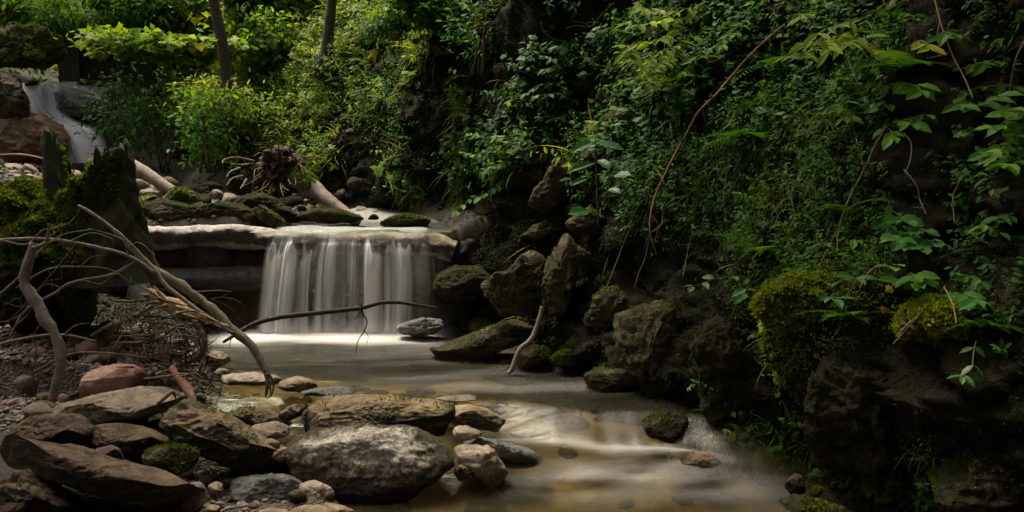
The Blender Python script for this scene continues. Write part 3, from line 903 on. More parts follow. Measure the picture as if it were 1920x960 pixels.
ROCKS = [
    # name, label, outline px, depth, thickness, material, kw
    ("boulder", "largest pale quartz-flecked boulder with mossy edges at the water's side", [(538, 853), (547, 827), (567, 807), (613, 801), (653, 798), (693, 793), (713, 795), (757, 797), (797, 807), (820, 820), (840, 840), (853, 863), (857, 893), (847, 923), (813, 935), (763, 942), (713, 947), (667, 945), (623, 935), (600, 918), (563, 905), (540, 880)], 4.72, .42, 'pale', dict(p=2.1, amp=.028, facets=3, fine=1.6, lean=.75)),
    ("rock_slab", "long dark mossy slab with ochre top right behind the pale boulder", [(556, 778), (583, 755), (620, 757), (667, 757), (713, 759), (767, 764), (813, 772), (847, 789), (852, 803), (848, 835), (820, 835), (713, 825), (640, 830), (570, 830), (545, 815), (542, 795)], 4.98, .42, 'slab', dict(slab=True, p=4, amp=.04, tilt=.12)),
    ("boulder", "red-brown rounded boulder lying on the gravel bank", [(147, 733), (152, 712), (168, 697), (190, 686), (215, 679), (245, 682), (262, 695), (273, 717), (270, 740), (240, 752), (170, 752)], 5.5, .36, 'red', dict(p=2.2, amp=.025, facets=4, lean=.25)),
    ("rock_slab", "flat grey slab tilted in front of the red-brown boulder", [(40, 782), (80, 765), (167, 743), (213, 736), (253, 733), (290, 737), (300, 750), (285, 768), (233, 785), (187, 800), (120, 805), (60, 798)], 4.75, .55, 'grey', dict(slab=True, p=5, amp=.03, tilt=.05)),
    ("rock_slab", "long diagonal slab with mossy dark side sloping down to the pale boulder", [(262, 752), (293, 752), (323, 763), (360, 780), (400, 797), (450, 823), (497, 850), (535, 885), (525, 897), (470, 893), (420, 878), (370, 858), (320, 828), (280, 795)], 4.5, .5, 'slab', dict(slab=True, p=4, amp=.04)),
    ("boulder", "dark blunt boulder at the picture's left edge below the grey slab", [(-40, 785), (0, 786), (33, 782), (90, 778), (110, 788), (122, 807), (118, 840), (60, 852), (-40, 850)], 4.35, .5, 'brown', dict(slab=True, p=3.5, amp=.04)),
    ("rock_slab", "thin curved slab wedged beneath the flat grey slab", [(145, 803), (165, 797), (200, 795), (240, 805), (277, 820), (290, 838), (260, 845), (200, 838), (155, 825)], 4.5, .4, 'brown', dict(slab=True, p=3.5)),
    ("stone", "brown rounded stone under the thin curved slab", [(173, 850), (187, 837), (217, 830), (235, 838), (243, 857), (243, 880), (200, 885), (175, 870)], 4.25, .3, 'brown', dict(p=2.4, amp=.03)),
    ("boulder", "dim blocky boulder beneath the diagonal slab", [(265, 853), (287, 835), (317, 828), (350, 832), (372, 848), (370, 880), (333, 895), (290, 892), (268, 872)], 4.4, .35, 'bank', dict(p=2.8)),
    ("rock_slab", "long log-like brown slab slanting across the bottom left corner", [(-60, 812), (0, 822), (60, 835), (117, 847), (200, 871), (240, 878), (290, 898), (333, 920), (340, 950), (325, 965), (280, 950), (233, 930), (133, 905), (60, 885), (0, 872), (-60, 868)], 3.85, .42, 'brown', dict(slab=True, p=4.5, amp=.03)),
    ("boulder", "brown boulder cut by the bottom left picture corner", [(-60, 880), (0, 902), (33, 925), (67, 947), (100, 975), (80, 1010), (-60, 1010)], 3.7, .4, 'brown', dict(slab=True, p=3.5)),
    ("stone", "wet brown cobble standing upright left of the dark flat boulder", [(333, 925), (350, 907), (377, 903), (390, 917), (390, 942), (375, 962), (337, 960)], 4.2, .17, 'pink', dict(p=2.4, amp=.03)),
    ("stone", "small pale stone between upright cobble and dark flat boulder", [(388, 912), (400, 904), (418, 906), (420, 930), (402, 938), (390, 930)], 4.3, .12, 'grey', dict(p=2.4)),
    ("stone", "tiny round orange-brown stone on the bottom picture edge", [(383, 958), (390, 947), (408, 946), (413, 957), (408, 972), (386, 972)], 4.05, .09, 'ochre', dict(p=2.2)),
    ("boulder", "dark wet flat boulder with rippled top on the bottom edge", [(408, 945), (414, 908), (440, 897), (500, 893), (550, 898), (576, 912), (582, 932), (562, 950), (500, 960), (430, 962)], 4.3, .34, 'darkwet', dict(slab=True, p=3.2, amp=.045)),
    ("stone", "pinkish flat stone tucked under the pale boulder's left foot", [(555, 902), (590, 900), (613, 913), (628, 930), (605, 948), (575, 945)], 4.4, .2, 'pink', dict(p=2.8)),
    ("stone", "ochre stone at the bottom edge below the pinkish flat stone", [(535, 958), (567, 943), (600, 942), (630, 957), (625, 985), (540, 985)], 4.15, .2, 'ochre', dict(p=2.5)),
    ("stone", "low orange stone at the bottom edge below the dark wet boulder", [(478, 958), (510, 950), (540, 951), (548, 962), (545, 985), (480, 985)], 4.1, .15, 'ochre', dict(p=2.5)),
    ("stone", "thin ochre stone shelving into the water under the pale boulder", [(600, 940), (640, 945), (670, 960), (665, 985), (605, 975)], 4.2, .2, 'ochre', dict(p=2.8)),
    ("boulder", "brown rounded rock with water sliding round it right of the mossy slab", [(826, 775), (847, 760), (880, 755), (910, 763), (937, 783), (950, 803), (927, 812), (863, 805)], 5.35, .36, 'ochre', dict(p=2.4, amp=.03)),
    ("stone", "flat pink stone showing above the shallow water", [(810, 750), (843, 742), (880, 739), (895, 750), (847, 759)], 5.75, .22, 'pink', dict(p=2.4)),
    ("boulder", "tilted peach-coloured rock right of the pale boulder", [(850, 843), (867, 832), (907, 832), (927, 847), (940, 867), (955, 892), (950, 915), (923, 916), (903, 900), (882, 893), (858, 870)], 4.8, .25, 'pink', dict(p=3, amp=.04)),
    ("rock_slab", "dark pointed slab jutting into the rapids", [(858, 822), (890, 818), (960, 830), (987, 837), (1010, 847), (1024, 858), (993, 868), (955, 866), (915, 855), (872, 842)], 4.95, .3, 'darkwet', dict(slab=True, p=3, amp=.04)),
    ("stone", "small wedge stone behind the dark pointed slab", [(848, 800), (870, 797), (905, 812), (892, 822), (853, 830)], 5.0, .18, 'pink', dict(p=3)),
    ("stone", "mossy brown stone squeezed beneath the peach-coloured rock", [(852, 868), (880, 878), (893, 897), (860, 905), (850, 890)], 4.72, .15, 'brown', dict(p=3)),
    ("stone", "dark flat stone at the waterline behind the long mossy slab", [(560, 742), (590, 730), (627, 722), (655, 724), (668, 738), (613, 746)], 5.8, .3, 'darkwet', dict(p=2.6)),
    ("stone", "ochre hump of rock beside the drooping branch tip", [(518, 735), (533, 713), (557, 702), (582, 712), (596, 727), (573, 738)], 6.0, .28, 'ochre', dict(p=2.3)),
    ("stone", "pale peach flat stone in the shallows left of the branch tip", [(410, 714), (440, 700), (480, 696), (510, 701), (530, 713), (520, 724), (480, 727), (425, 724)], 6.25, .34, 'pink', dict(p=2.6)),
    ("stone", "orange-topped wet stone at the pool edge under the roots", [(383, 668), (400, 656), (417, 659), (433, 674), (430, 690), (390, 692)], 6.85, .22, 'ochre', dict(p=2.5)),
    ("stone", "small light stone below the orange-topped wet stone", [(400, 700), (410, 690), (428, 692), (432, 704), (415, 710)], 6.5, .12, 'pink', dict(p=2.5)),
    ("boulder", "ochre-topped dark rock at the water's edge above the diagonal slab", [(388, 790), (410, 772), (447, 761), (480, 764), (513, 780), (524, 797), (500, 810), (430, 812)], 5.1, .4, 'slab', dict(slab=True, p=3)),
    ("stone", "light angular stone left of the long mossy slab", [(458, 815), (480, 797), (520, 789), (545, 797), (542, 820), (500, 832), (465, 830)], 4.95, .25, 'pink', dict(p=3)),
    ("stone", "smooth blue-grey oval stone beside the pale boulder", [(478, 838), (490, 826), (510, 820), (527, 825), (525, 842), (500, 856), (482, 852)], 4.75, .16, 'grey', dict(p=2.1, amp=.015, facets=1)),
    ("stone", "reddish stone wedged between the oval stone and pale boulder", [(498, 860), (518, 845), (543, 838), (545, 858), (527, 868)], 4.7, .16, 'red', dict(p=2.5)),
    ("stone", "mossy lump at the left end of the long mossy slab", [(522, 778), (545, 760), (572, 755), (564, 777), (532, 792)], 5.2, .2, 'slab', dict(p=2.6)),
    ("boulder", "tall jagged rock with cracked left face standing above the pool", [(900, 540), (928, 520), (960, 507), (972, 492), (1000, 478), (1024, 470), (1020, 500), (1015, 555), (1005, 580), (975, 589), (950, 598), (925, 570)], 7.3, .5, 'bank', dict(p=3.2, amp=.055, facets=9)),
    ("boulder", "jagged peaked rock with hooked right shoulder above the grey stick", [(1016, 472), (1037, 453), (1050, 436), (1070, 437), (1087, 453), (1107, 463), (1118, 482), (1107, 503), (1080, 512), (1070, 533), (1060, 567), (1047, 592), (1028, 600), (1018, 560), (1012, 520)], 7.1, .5, 'bank', dict(p=3.0, amp=.06, facets=9)),
    ("rock_slab", "mossy flat ledge right of the main waterfall", [(802, 512), (847, 505), (907, 503), (937, 507), (920, 530), (880, 567), (843, 582), (815, 562), (804, 532)], 8.15, .6, 'bankdark', dict(slab=True, p=3.5, amp=.05)),
    ("stone", "black wet rock at the foot of the main waterfall", [(742, 614), (770, 600), (790, 593), (822, 597), (835, 620), (790, 632), (755, 628)], 8.2, .35, 'darkwet', dict(p=2.6, amp=.06)),
    ("rock_slab", "long tongue of rock sloping down into the pool", [(797, 682), (840, 660), (880, 643), (930, 625), (985, 612), (1008, 616), (996, 640), (955, 660), (905, 676), (845, 692)], 7.1, .5, 'bank', dict(slab=True, p=3, amp=.05)),
    ("stone", "low flat rock at the foot of the grey stick", [(962, 662), (1000, 645), (1030, 650), (1036, 685), (985, 692)], 6.9, .35, 'bank', dict(p=2.8, amp=.05)),
    ("stone", "small round mossy stone at the right pool edge", [(1033, 672), (1045, 660), (1062, 654), (1082, 659), (1087, 674), (1070, 686), (1040, 688)], 6.75, .2, 'mossrock', dict(p=2.3)),
    ("stone", "mossy wedge stone above the small round mossy stone", [(1064, 642), (1080, 626), (1110, 638), (1135, 656), (1100, 664), (1070, 660)], 6.85, .25, 'mossrock', dict(p=2.6)),
    ("boulder", "pale rough block standing in the pool by the right bank", [(1092, 711), (1103, 697), (1133, 686), (1160, 689), (1193, 700), (1195, 716), (1173, 732), (1140, 742), (1115, 737), (1095, 724)], 6.2, .35, 'bank', dict(p=2.8, amp=.05)),
    ("boulder", "craggy boulder below the dangling dry stems", [(1093, 612), (1103, 583), (1120, 547), (1140, 533), (1167, 543), (1197, 550), (1195, 580), (1165, 605), (1150, 635), (1112, 640)], 6.75, .5, 'bank', dict(p=2.8, amp=.06, facets=8)),
    ("boulder", "broad dark boulder leaning over the right pool edge", [(1150, 622), (1165, 587), (1193, 570), (1243, 565), (1282, 590), (1297, 640), (1285, 745), (1245, 740), (1232, 702), (1198, 690), (1165, 662)], 6.15, .7, 'bank', dict(p=3, amp=.06, facets=8)),
    ("boulder", "dark block beside the small cascade", [(1203, 810), (1206, 783), (1213, 766), (1243, 764), (1280, 772), (1294, 812), (1255, 828)], 5.5, .35, 'bank', dict(p=3.2, amp=.05)),
    ("rock_slab", "amber flat rock washed by the rapids below the dark block", [(1250, 850), (1290, 843), (1327, 846), (1353, 862), (1380, 884), (1330, 900), (1280, 890)], 5.1, .3, 'amber', dict(p=2.8)),
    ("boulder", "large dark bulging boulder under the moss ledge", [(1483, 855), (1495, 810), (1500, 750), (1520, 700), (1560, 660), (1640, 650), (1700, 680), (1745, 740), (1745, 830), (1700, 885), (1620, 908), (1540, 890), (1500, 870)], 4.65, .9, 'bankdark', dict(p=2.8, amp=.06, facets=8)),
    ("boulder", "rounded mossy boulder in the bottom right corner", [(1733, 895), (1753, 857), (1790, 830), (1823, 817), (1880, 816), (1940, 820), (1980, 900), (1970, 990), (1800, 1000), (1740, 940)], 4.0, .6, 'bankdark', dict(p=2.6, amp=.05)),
    ("stone", "mossy stone at the waterline under the large dark boulder", [(1466, 908), (1487, 887), (1503, 896), (1512, 920), (1490, 935)], 4.5, .15, 'bank', dict(p=2.5)),
    ("stone", "small pale stone right of the waterline mossy stone", [(1515, 922), (1532, 913), (1545, 920), (1540, 932), (1520, 934)], 4.5, .1, 'bank', dict(p=2.5)),
    ("rock_slab", "low rubble slab along the bottom right waterline", [(1460, 925), (1500, 925), (1545, 942), (1610, 965), (1600, 985), (1520, 970), (1470, 945)], 4.3, .3, 'bank', dict(p=3, amp=.08)),
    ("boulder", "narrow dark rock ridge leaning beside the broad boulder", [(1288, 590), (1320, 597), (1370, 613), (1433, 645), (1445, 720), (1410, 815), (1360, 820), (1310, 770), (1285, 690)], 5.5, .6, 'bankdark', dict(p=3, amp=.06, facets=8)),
    ("boulder", "grey rock face under the yellow-green leaf spray", [(1115, 180), (1133, 160), (1160, 152), (1193, 153), (1216, 163), (1197, 192), (1160, 206), (1130, 200)], 7.9, .5, 'bank', dict(p=3, amp=.05)),
    ("boulder", "upright cracked rock below the grey rock face", [(1133, 215), (1160, 205), (1190, 198), (1204, 217), (1197, 253), (1180, 282), (1147, 270)], 7.7, .5, 'bank', dict(p=3, amp=.05)),
    ("stone", "squarish grey stone behind the broad-leaved plant", [(1088, 285), (1110, 279), (1135, 281), (1143, 299), (1120, 312), (1092, 309)], 7.6, .35, 'bank', dict(p=3.2)),
    ("rock_slab", "steep leaning slab of mossy rock left of the broad-leaved plant", [(990, 395), (1010, 353), (1035, 315), (1060, 302), (1093, 308), (1080, 363), (1055, 389), (1022, 400)], 7.8, .4, 'bank', dict(p=3.2, amp=.05)),
    ("stone", "rough layered rock between the leaning slab and the jagged rocks", [(974, 450), (1000, 423), (1027, 409), (1062, 405), (1062, 421), (1027, 440), (988, 455)], 7.6, .4, 'bank', dict(p=3, amp=.06)),
    ("stone", "pale-capped rock with a green leaf lying on it", [(1060, 420), (1080, 403), (1102, 388), (1120, 400), (1137, 425), (1110, 440), (1080, 440)], 7.4, .35, 'bank', dict(p=2.8, amp=.06)),
    # on top of the weir
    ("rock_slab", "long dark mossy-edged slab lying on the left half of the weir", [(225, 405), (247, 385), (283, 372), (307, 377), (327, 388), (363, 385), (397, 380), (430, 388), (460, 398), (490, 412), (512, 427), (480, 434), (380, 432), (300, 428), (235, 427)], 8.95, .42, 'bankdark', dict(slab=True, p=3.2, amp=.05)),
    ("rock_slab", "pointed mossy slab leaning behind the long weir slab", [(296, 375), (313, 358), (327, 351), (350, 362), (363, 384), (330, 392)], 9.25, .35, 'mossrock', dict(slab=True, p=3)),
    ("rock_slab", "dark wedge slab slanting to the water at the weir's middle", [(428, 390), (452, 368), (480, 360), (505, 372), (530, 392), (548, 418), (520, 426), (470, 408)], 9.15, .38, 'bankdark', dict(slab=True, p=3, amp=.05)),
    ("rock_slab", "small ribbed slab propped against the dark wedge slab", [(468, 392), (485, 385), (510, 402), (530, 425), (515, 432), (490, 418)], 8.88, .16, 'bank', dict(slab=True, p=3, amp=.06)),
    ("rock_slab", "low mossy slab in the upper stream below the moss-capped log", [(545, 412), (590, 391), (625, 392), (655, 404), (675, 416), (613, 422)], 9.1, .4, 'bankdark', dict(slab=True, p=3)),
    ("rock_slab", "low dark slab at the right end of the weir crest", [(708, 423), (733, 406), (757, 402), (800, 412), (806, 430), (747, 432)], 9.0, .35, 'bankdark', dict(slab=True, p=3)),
    ("stone", "flat pale stone beside the stump on the weir", [(228, 412), (238, 400), (255, 398), (258, 408), (240, 418)], 8.85, .2, 'pink', dict(p=2.6)),
    ("stone", "flat mossy stone behind the long weir slab near the stump", [(235, 388), (262, 372), (290, 364), (300, 375), (270, 392), (245, 400)], 9.3, .35, 'slab', dict(p=2.8)),
    ("stone", "pinkish flat stone under the grey log above the weir", [(255, 362), (285, 350), (315, 352), (318, 364), (285, 372)], 9.6, .35, 'pink', dict(p=2.8)),
    # upper left
    ("boulder", "moss-covered boulder in the upper left corner", [(-40, 62), (0, 50), (30, 46), (72, 48), (102, 64), (113, 90), (88, 112), (60, 127), (0, 134), (-40, 134)], 14.6, 1.2, 'mossrock', dict(p=2.6, amp=.13, facets=5)),
    ("rock_slab", "layered orange sandstone ledge left of the upper waterfall", [(-40, 215), (10, 205), (45, 213), (66, 230), (82, 265), (95, 300), (40, 308), (-40, 308)], 13.6, .9, 'sand', dict(slab=True, p=4, amp=.05)),
    ("boulder", "brown rock shoulder above the orange sandstone ledge", [(-40, 145), (10, 132), (45, 152), (64, 185), (68, 218), (20, 222), (-40, 225)], 14.0, .9, 'brown', dict(p=3, amp=.05)),
    ("boulder", "smooth wet grey rock beside the upper waterfall", [(88, 185), (105, 168), (150, 162), (192, 180), (207, 206), (185, 230), (130, 228), (98, 222)], 15.2, .9, 'darkwet', dict(p=2.5, amp=.04)),
    ("rock_slab", "dim layered rock shelf right of the upper waterfall", [(130, 238), (165, 224), (205, 220), (245, 232), (262, 262), (225, 292), (170, 290), (145, 268)], 14.8, .9, 'bank', dict(slab=True, p=3.2, amp=.06)),
    ("stone", "dark flat stone on the lip of the upper waterfall", [(138, 160), (160, 150), (200, 151), (206, 163), (170, 168)], 15.3, .4, 'bankdark', dict(p=3)),
    ("stone", "small black stone left on the upper waterfall's lip", [(42, 158), (55, 150), (74, 152), (72, 160), (50, 163)], 15.1, .3, 'bankdark', dict(p=3)),
    ("boulder", "orange-brown rock at the foot of the upper waterfall", [(160, 302), (180, 291), (205, 291), (215, 300), (205, 315), (170, 318)], 13.2, .5, 'sand', dict(p=2.6)),
]
for i, (nm, lb, pts, Yd, th, mt, kw) in enumerate(ROCKS):
    stone_obj(nm, lb, pts, Yd, th, M[mt], seed=i * 3 + 1, cat={"boulder": "boulder", "rock_slab": "rock slab", "stone": "stone"}[nm], **kw)

# ------------------------------------------------------------------ tubes, branches, leaves
def catmull(pts, rad, n):
    pts = np.array(pts, float)
    rad = np.array(rad, float)
    k = len(pts)
    e = np.vstack([2 * pts[0] - pts[1], pts, 2 * pts[-1] - pts[-2]])
    out, rr = [], []
    for t in np.linspace(0, k - 1 - 1e-6, n):
        i = int(t)
        f = t - i
        p0, p1, p2, p3 = e[i], e[i + 1], e[i + 2], e[i + 3]
        out.append(.5 * (2 * p1 + (p2 - p0) * f + (2 * p0 - 5 * p1 + 4 * p2 - p3) * f * f + (3 * p1 - p0 - 3 * p2 + p3) * f ** 3))
        rr.append(rad[i] * (1 - f) + rad[i + 1] * f)
    return np.array(out), np.array(rr)


def tube(pts, rad, n=None, seg=9, rough=.12, seed=0, flat=None):
    if np.isscalar(rad): rad = [rad] * len(pts)
    n = n or max(8, len(pts) * 7)
    c, r = catmull(pts, rad, n)
    c = np.vstack([c[:1], c, c[-1:]])
    r = np.r_[0.0, r, 0.0]
    tg = np.gradient(c, axis=0)
    tg[0], tg[-1] = tg[1], tg[-2]
    tg /= np.linalg.norm(tg, axis=1)[:, None] + 1e-9
    ref = np.array([.31, .17, .93]) if abs(tg[len(tg) // 2][2]) < .8 else np.array([.9, .3, .1])
    a = np.cross(tg, ref)
    a /= np.linalg.norm(a, axis=1)[:, None] + 1e-9
    b = np.cross(tg, a)
    th = np.linspace(0, 2 * math.pi, seg, endpoint=False)
    V = c[:, None] + r[:, None, None] * (np.cos(th)[None, :, None] * a[:, None] + np.sin(th)[None, :, None] * b[:, None])
    V = V.reshape(-1, 3)
    if rough:
        rm = max(r.max(), 1e-3)
        dn = V - np.repeat(c, seg, 0)
        V = V + dn * (fbm(V / (rm * 2.2) + seed, 3, seed) * rough * 2)[:, None]
    F = grid_faces(len(c), seg)
    extra = np.array([[i * seg + seg - 1, (i + 1) * seg + seg - 1, (i + 1) * seg, i * seg] for i in range(len(c) - 1)])
    return V, np.vstack([F, extra])


def join(parts):
    V, F, k = [], [], 0
    for v, f in parts:
        V.append(v)
        F.append(np.asarray(f) + k)
        k += len(v)
    return np.vstack(V), np.vstack(F)


def pxline(pts, Y):
    """pixel polyline -> world points; Y a number or one number per point"""
    Ys = np.linspace(Y[0], Y[1], len(pts)) if isinstance(Y, tuple) else [Y] * len(pts)
    return [tuple(P(a, b, y)) for (a, b), y in zip(pts, Ys)]


def branch(name, label, cat, pts, Y, rad, m, twigs=(), twig_m=None, seed=0, group=None, seg=9, rough=.12, twig_name="twig"):
    """thing: its own mesh is the stem, every twig a child"""
    W = pxline(pts, Y)
    V, F = tube(W, rad, seg=seg, seed=seed, rough=rough)
    o = build(name, V, F, m, loc=W[0])
    tag(o, label, cat, group)
    for t in twigs:
        tp, tY, tr = t[:3]
        Wt = pxline(tp, tY)
        V, F = tube(Wt, np.linspace(tr, tr * .35, len(Wt)), seg=6, seed=seed + 3, rough=.1)
        build(twig_name, V, F, twig_m or m, parent=o)
    return o


def frames(ax, up):
    ax = ax / (np.linalg.norm(ax, axis=1)[:, None] + 1e-9)
    y = np.cross(up, ax)
    y /= np.linalg.norm(y, axis=1)[:, None] + 1e-9
    z = np.cross(ax, y)
    return np.stack([ax, y, z], 2)      # columns


LEAF = (np.array([(0, 0, 0), (.30, .20, .05), (.30, -.20, .05), (.66, .19, .02), (.66, -.19, .02), (1, 0, -.10), (.33, 0, 0), (.68, 0, -.03)]),
        np.array([(0, 6, 1), (0, 2, 6), (1, 6, 7), (1, 7, 3), (2, 7, 6), (2, 4, 7), (3, 7, 5), (4, 5, 7)]))
LEAFS = (np.array([(0, 0, 0), (.45, .24, .04), (.45, -.24, .04), (1, 0, -.06)]), np.array([(0, 2, 1), (1, 2, 3)]))
_t = np.linspace(0, 1, 15)
LOB = [(0, 0), (.10, .30), (.02, .52), (.30, .38), (.42, .62), (.60, .32), (1, 0), (.60, -.32), (.42, -.62), (.30, -.38), (.02, -.52), (.10, -.30)]
MAPLE = (np.array([(.35, 0, .03)] + [(a, b, -.10 * (abs(b) + .5 * max(0, a - .5))) for a, b in LOB]),
         np.array([(0, i + 1, (i + 1) % 12 + 1) for i in range(12)]))


def strip(n, wid, droop, lift=0.0):
    v, f = [], []
    for i in range(n + 1):
        t = i / n
        ww = wid * (1 - t ** 1.6) * (.5 + .5 * min(1, t * 4))
        v += [(t, ww, lift * t - droop * t * t), (t, -ww, lift * t - droop * t * t)]
    for i in range(n):
        a = 2 * i
        f += [(a, a + 1, a + 3), (a, a + 3, a + 2)]
    return np.array(v), np.array(f)


BLADE = strip(4, .022, .55, .2)
MOSS = (LEAFS[0] * np.array([1, .9, 1]), LEAFS[1])


def frond():
    v, f = [], []
    n = 17
    for i in range(n):
        t = (i + 1) / (n + .5)
        x, z = t, .25 * t - .55 * t * t
        L = .27 * math.sin(math.pi * min(1, .22 + .80 * t)) ** .8 * (1 - .25 * t)
        for s in (-1, 1):
            k = len(v)
            wd = .022
            v += [(x - wd, 0, z), (x + wd, 0, z), (x + .05 + wd * .7, s * L * .55, z - .01 - .04 * L), (x + .05 - wd * .9, s * L * .55, z - .01 - .04 * L), (x + .10, s * L, z - .12 * L)]
            f += [(k, k + 1, k + 2), (k, k + 2, k + 3), (k + 3, k + 2, k + 4)]
    for i in range(10):
        t0, t1 = i / 10, (i + 1) / 10
        k = len(v)
        z0, z1 = .25 * t0 - .55 * t0 * t0, .25 * t1 - .55 * t1 * t1
        v += [(t0, .006, z0), (t0, -.006, z0), (t1, -.005, z1), (t1, .005, z1)]
        f += [(k, k + 1, k + 2), (k, k + 2, k + 3)]
    return np.array(v), np.array(f)


FROND = frond()


def leaves(tmpl, pos, ax, up, size, rnd):
    tv, tf = tmpl
    N, k = len(pos), len(tv)
    Mx = frames(ax, up)
    V = np.einsum('nij,kj->nki', Mx, tv) * np.asarray(size)[:, None, None] + pos[:, None]
    F = tf[None] + (np.arange(N) * k)[:, None, None]
    return V.reshape(-1, 3), F.reshape(-1, 3), np.repeat(rnd, len(tf))


def build_leaves(name, sets, m, parent=None, loc=None):
    V, F, A, k = [], [], [], 0
    for v, f, a in sets:
        V.append(v); F.append(f + k); A.append(a)
        k += len(v)
    return build(name, np.vstack(V), np.vstack(F), m, parent=parent, smooth=False, fattr={'rnd': np.concatenate(A)}, loc=loc)


def unit(n):
    v = rng.normal(size=(n, 3))
    return v / np.linalg.norm(v, axis=1)[:, None]


def surf_samples(V, F, n):
    V = np.asarray(V, float)
    a, b, c, d = (V[F[:, i]] for i in range(4))
    nn = np.cross(c - a, d - b)
    ar = np.linalg.norm(nn, axis=1)
    nn /= ar[:, None] + 1e-12
    idx = rng.choice(len(F), n, p=ar / ar.sum())
    u, v = rng.random((2, n, 1))
    p = (a[idx] * (1 - u) + b[idx] * u) * (1 - v) + (d[idx] * (1 - u) + c[idx] * u) * v
    return p, nn[idx]


def blobs(px, py, L):
    d = np.zeros(len(px))
    for (bx, by, rx, ry, wt) in L:
        d = np.maximum(d, wt * np.exp(-(((px - bx) / rx) ** 2 + ((py - by) / ry) ** 2) ** 1.5))
    return d


# ------------------------------------------------------------------ weir
weir = empty("weir", (-2.6, 8.8, 0), "low weir across the stream with a worn pale crest", "weir")
cx = np.linspace(-5.0, -.62, 16)
cpts = [(x, 8.80 + .01 * math.sin(x * 3), 1.005 if x < -2.7 else np.interp(x, [-2.7, -2.4, -.9, -.62], [.985, .93, .92, .84])) for x in cx]
V, F = tube(cpts, .125, n=220, seg=30, rough=.07, seed=4)
V = V + (.035 * fbm(V * np.array([1.1, 2, 2]), 3, 8) + .022 * fbm(V * np.array([5, 9, 9]), 3, 18))[:, None] * np.array([0, -.8, 1.0])
build("crest", V, F, M['weir'], parent=weir)
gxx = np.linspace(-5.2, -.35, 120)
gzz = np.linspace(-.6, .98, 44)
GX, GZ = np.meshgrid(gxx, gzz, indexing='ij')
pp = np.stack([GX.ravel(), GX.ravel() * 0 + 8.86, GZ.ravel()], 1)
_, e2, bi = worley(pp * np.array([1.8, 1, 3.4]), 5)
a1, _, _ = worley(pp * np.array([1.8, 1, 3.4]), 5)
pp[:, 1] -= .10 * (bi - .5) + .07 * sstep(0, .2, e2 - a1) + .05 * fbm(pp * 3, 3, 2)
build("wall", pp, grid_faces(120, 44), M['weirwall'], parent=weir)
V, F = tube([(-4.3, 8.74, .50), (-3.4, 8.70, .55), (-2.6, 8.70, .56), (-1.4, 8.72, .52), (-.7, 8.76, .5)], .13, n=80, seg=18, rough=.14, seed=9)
build("lower_beam", V, F, M['weirwall'], parent=weir)

# ------------------------------------------------------------------ mossy mound and stump on the left bank
mound = stone_obj("earth_mound", "steep mossy earth mound carrying the rotten stump", [(-60, 345), (0, 335), (45, 335), (80, 350), (150, 372), (240, 385), (246, 430), (225, 480), (190, 500), (172, 540), (178, 590), (150, 622), (60, 630), (-60, 630)], 6.5, 1.5, M['bankdark'], p=2.6, amp=.06, facets=3, seed=77, cat="earth mound")


def moss_on(obj, n, ok, size=(.02, .045), m='moss', name="moss", tmpl=None, lean=.8, tone=.35):
    V = np.empty(len(obj.data.vertices) * 3, np.float32)
    obj.data.vertices.foreach_get("co", V)
    V = V.reshape(-1, 3) + np.array(obj.location)
    F = np.empty(len(obj.data.loops), np.int32)
    obj.data.loops.foreach_get("vertex_index", F)
    F = F.reshape(-1, 4)
    p, nn = surf_samples(V, F, n)
    c = np.array(obj.location)
    sg = np.sign(((p - c) * nn).sum(1))
    nn = nn * sg[:, None]
    k = ok(p, nn)
    p, nn = p[k], nn[k]
    N = len(p)
    if N == 0: return None
    ax = nn * lean + unit(N) * .6 + np.array([0, 0, .25])
    s = rng.uniform(*size, N)
    rn = np.clip(tone + .25 * fbm(p * 5, 2, 3) + rng.normal(0, .16, N), 0, 1)
    o = build_leaves(name, [leaves(tmpl or MOSS, p - nn * .004, ax, unit(N), s, rn)], M[m], parent=obj)
    return tag(o, kind="stuff")


def msk(L, zmin=-1, thr=.35, ns=3):
    def f(p, n):
        a, b = project(p)
        return (blobs(a, b, L) + .25 * fbm(p * ns, 3, 12) > thr) & (n[:, 2] > zmin)
    return f


moss_on(mound, 60000, msk([(70, 385, 80, 60, 1), (30, 460, 60, 40, .9), (140, 520, 40, 60, .9), (150, 570, 30, 40, .8), (130, 470, 70, 45, .7), (200, 380, 60, 30, .8)]), size=(.022, .05), tone=.6)

nth, nz = 90, 50
th = np.linspace(0, 2 * math.pi, nth, endpoint=False)
scx = P(172, 420, 6.45)
top = .33 + .05 * fbm(np.stack([np.cos(th) * 5, np.sin(th) * 5, th * 0], 1), 3, 2)
def pk(c, wd, h): return h * np.exp(-((((th - c + math.pi) % (2 * math.pi)) - math.pi) / wd) ** 4)
top = top + pk(math.pi * 1.03, .62, .34) + pk(-.15, 1.0, .25) - pk(1.57, .6, .12) - pk(-1.75, .35, .10) + .06 * np.abs(fbm(np.stack([np.cos(th) * 9, np.sin(th) * 9, th * 0], 1), 2, 8)) * 3
vv = np.linspace(0, 1, nz)
prof_r, prof_z = [], []
SV = []
for i in range(nth):
    for j in range(nz):
        t = vv[j]
        if t < .62:
            f = t / .62
            z = -.45 + (top[i] + .45) * f
            r = .33 + .20 * (1 - min(1, f * 1.2)) ** 2 - .03 * f
        else:
            f = (t - .62) / .38
            z = top[i] - (top[i] + .12) * f
            r = .30 - .10 * min(1, f * 4)  - .14 * max(0, f - .25)
        SV.append((math.cos(th[i]) * r, math.sin(th[i]) * r * .9, z))
SV = np.array(SV)
rad_ = SV * np.array([1, 1, 0])
rad_ /= np.linalg.norm(rad_, axis=1)[:, None] + 1e-6
SV = SV + rad_ * (.09 * fbm(SV * np.array([6, 6, 2.4]), 4, 3) + .05 * fbm(SV * np.array([20, 20, 7]), 3, 5))[:, None]
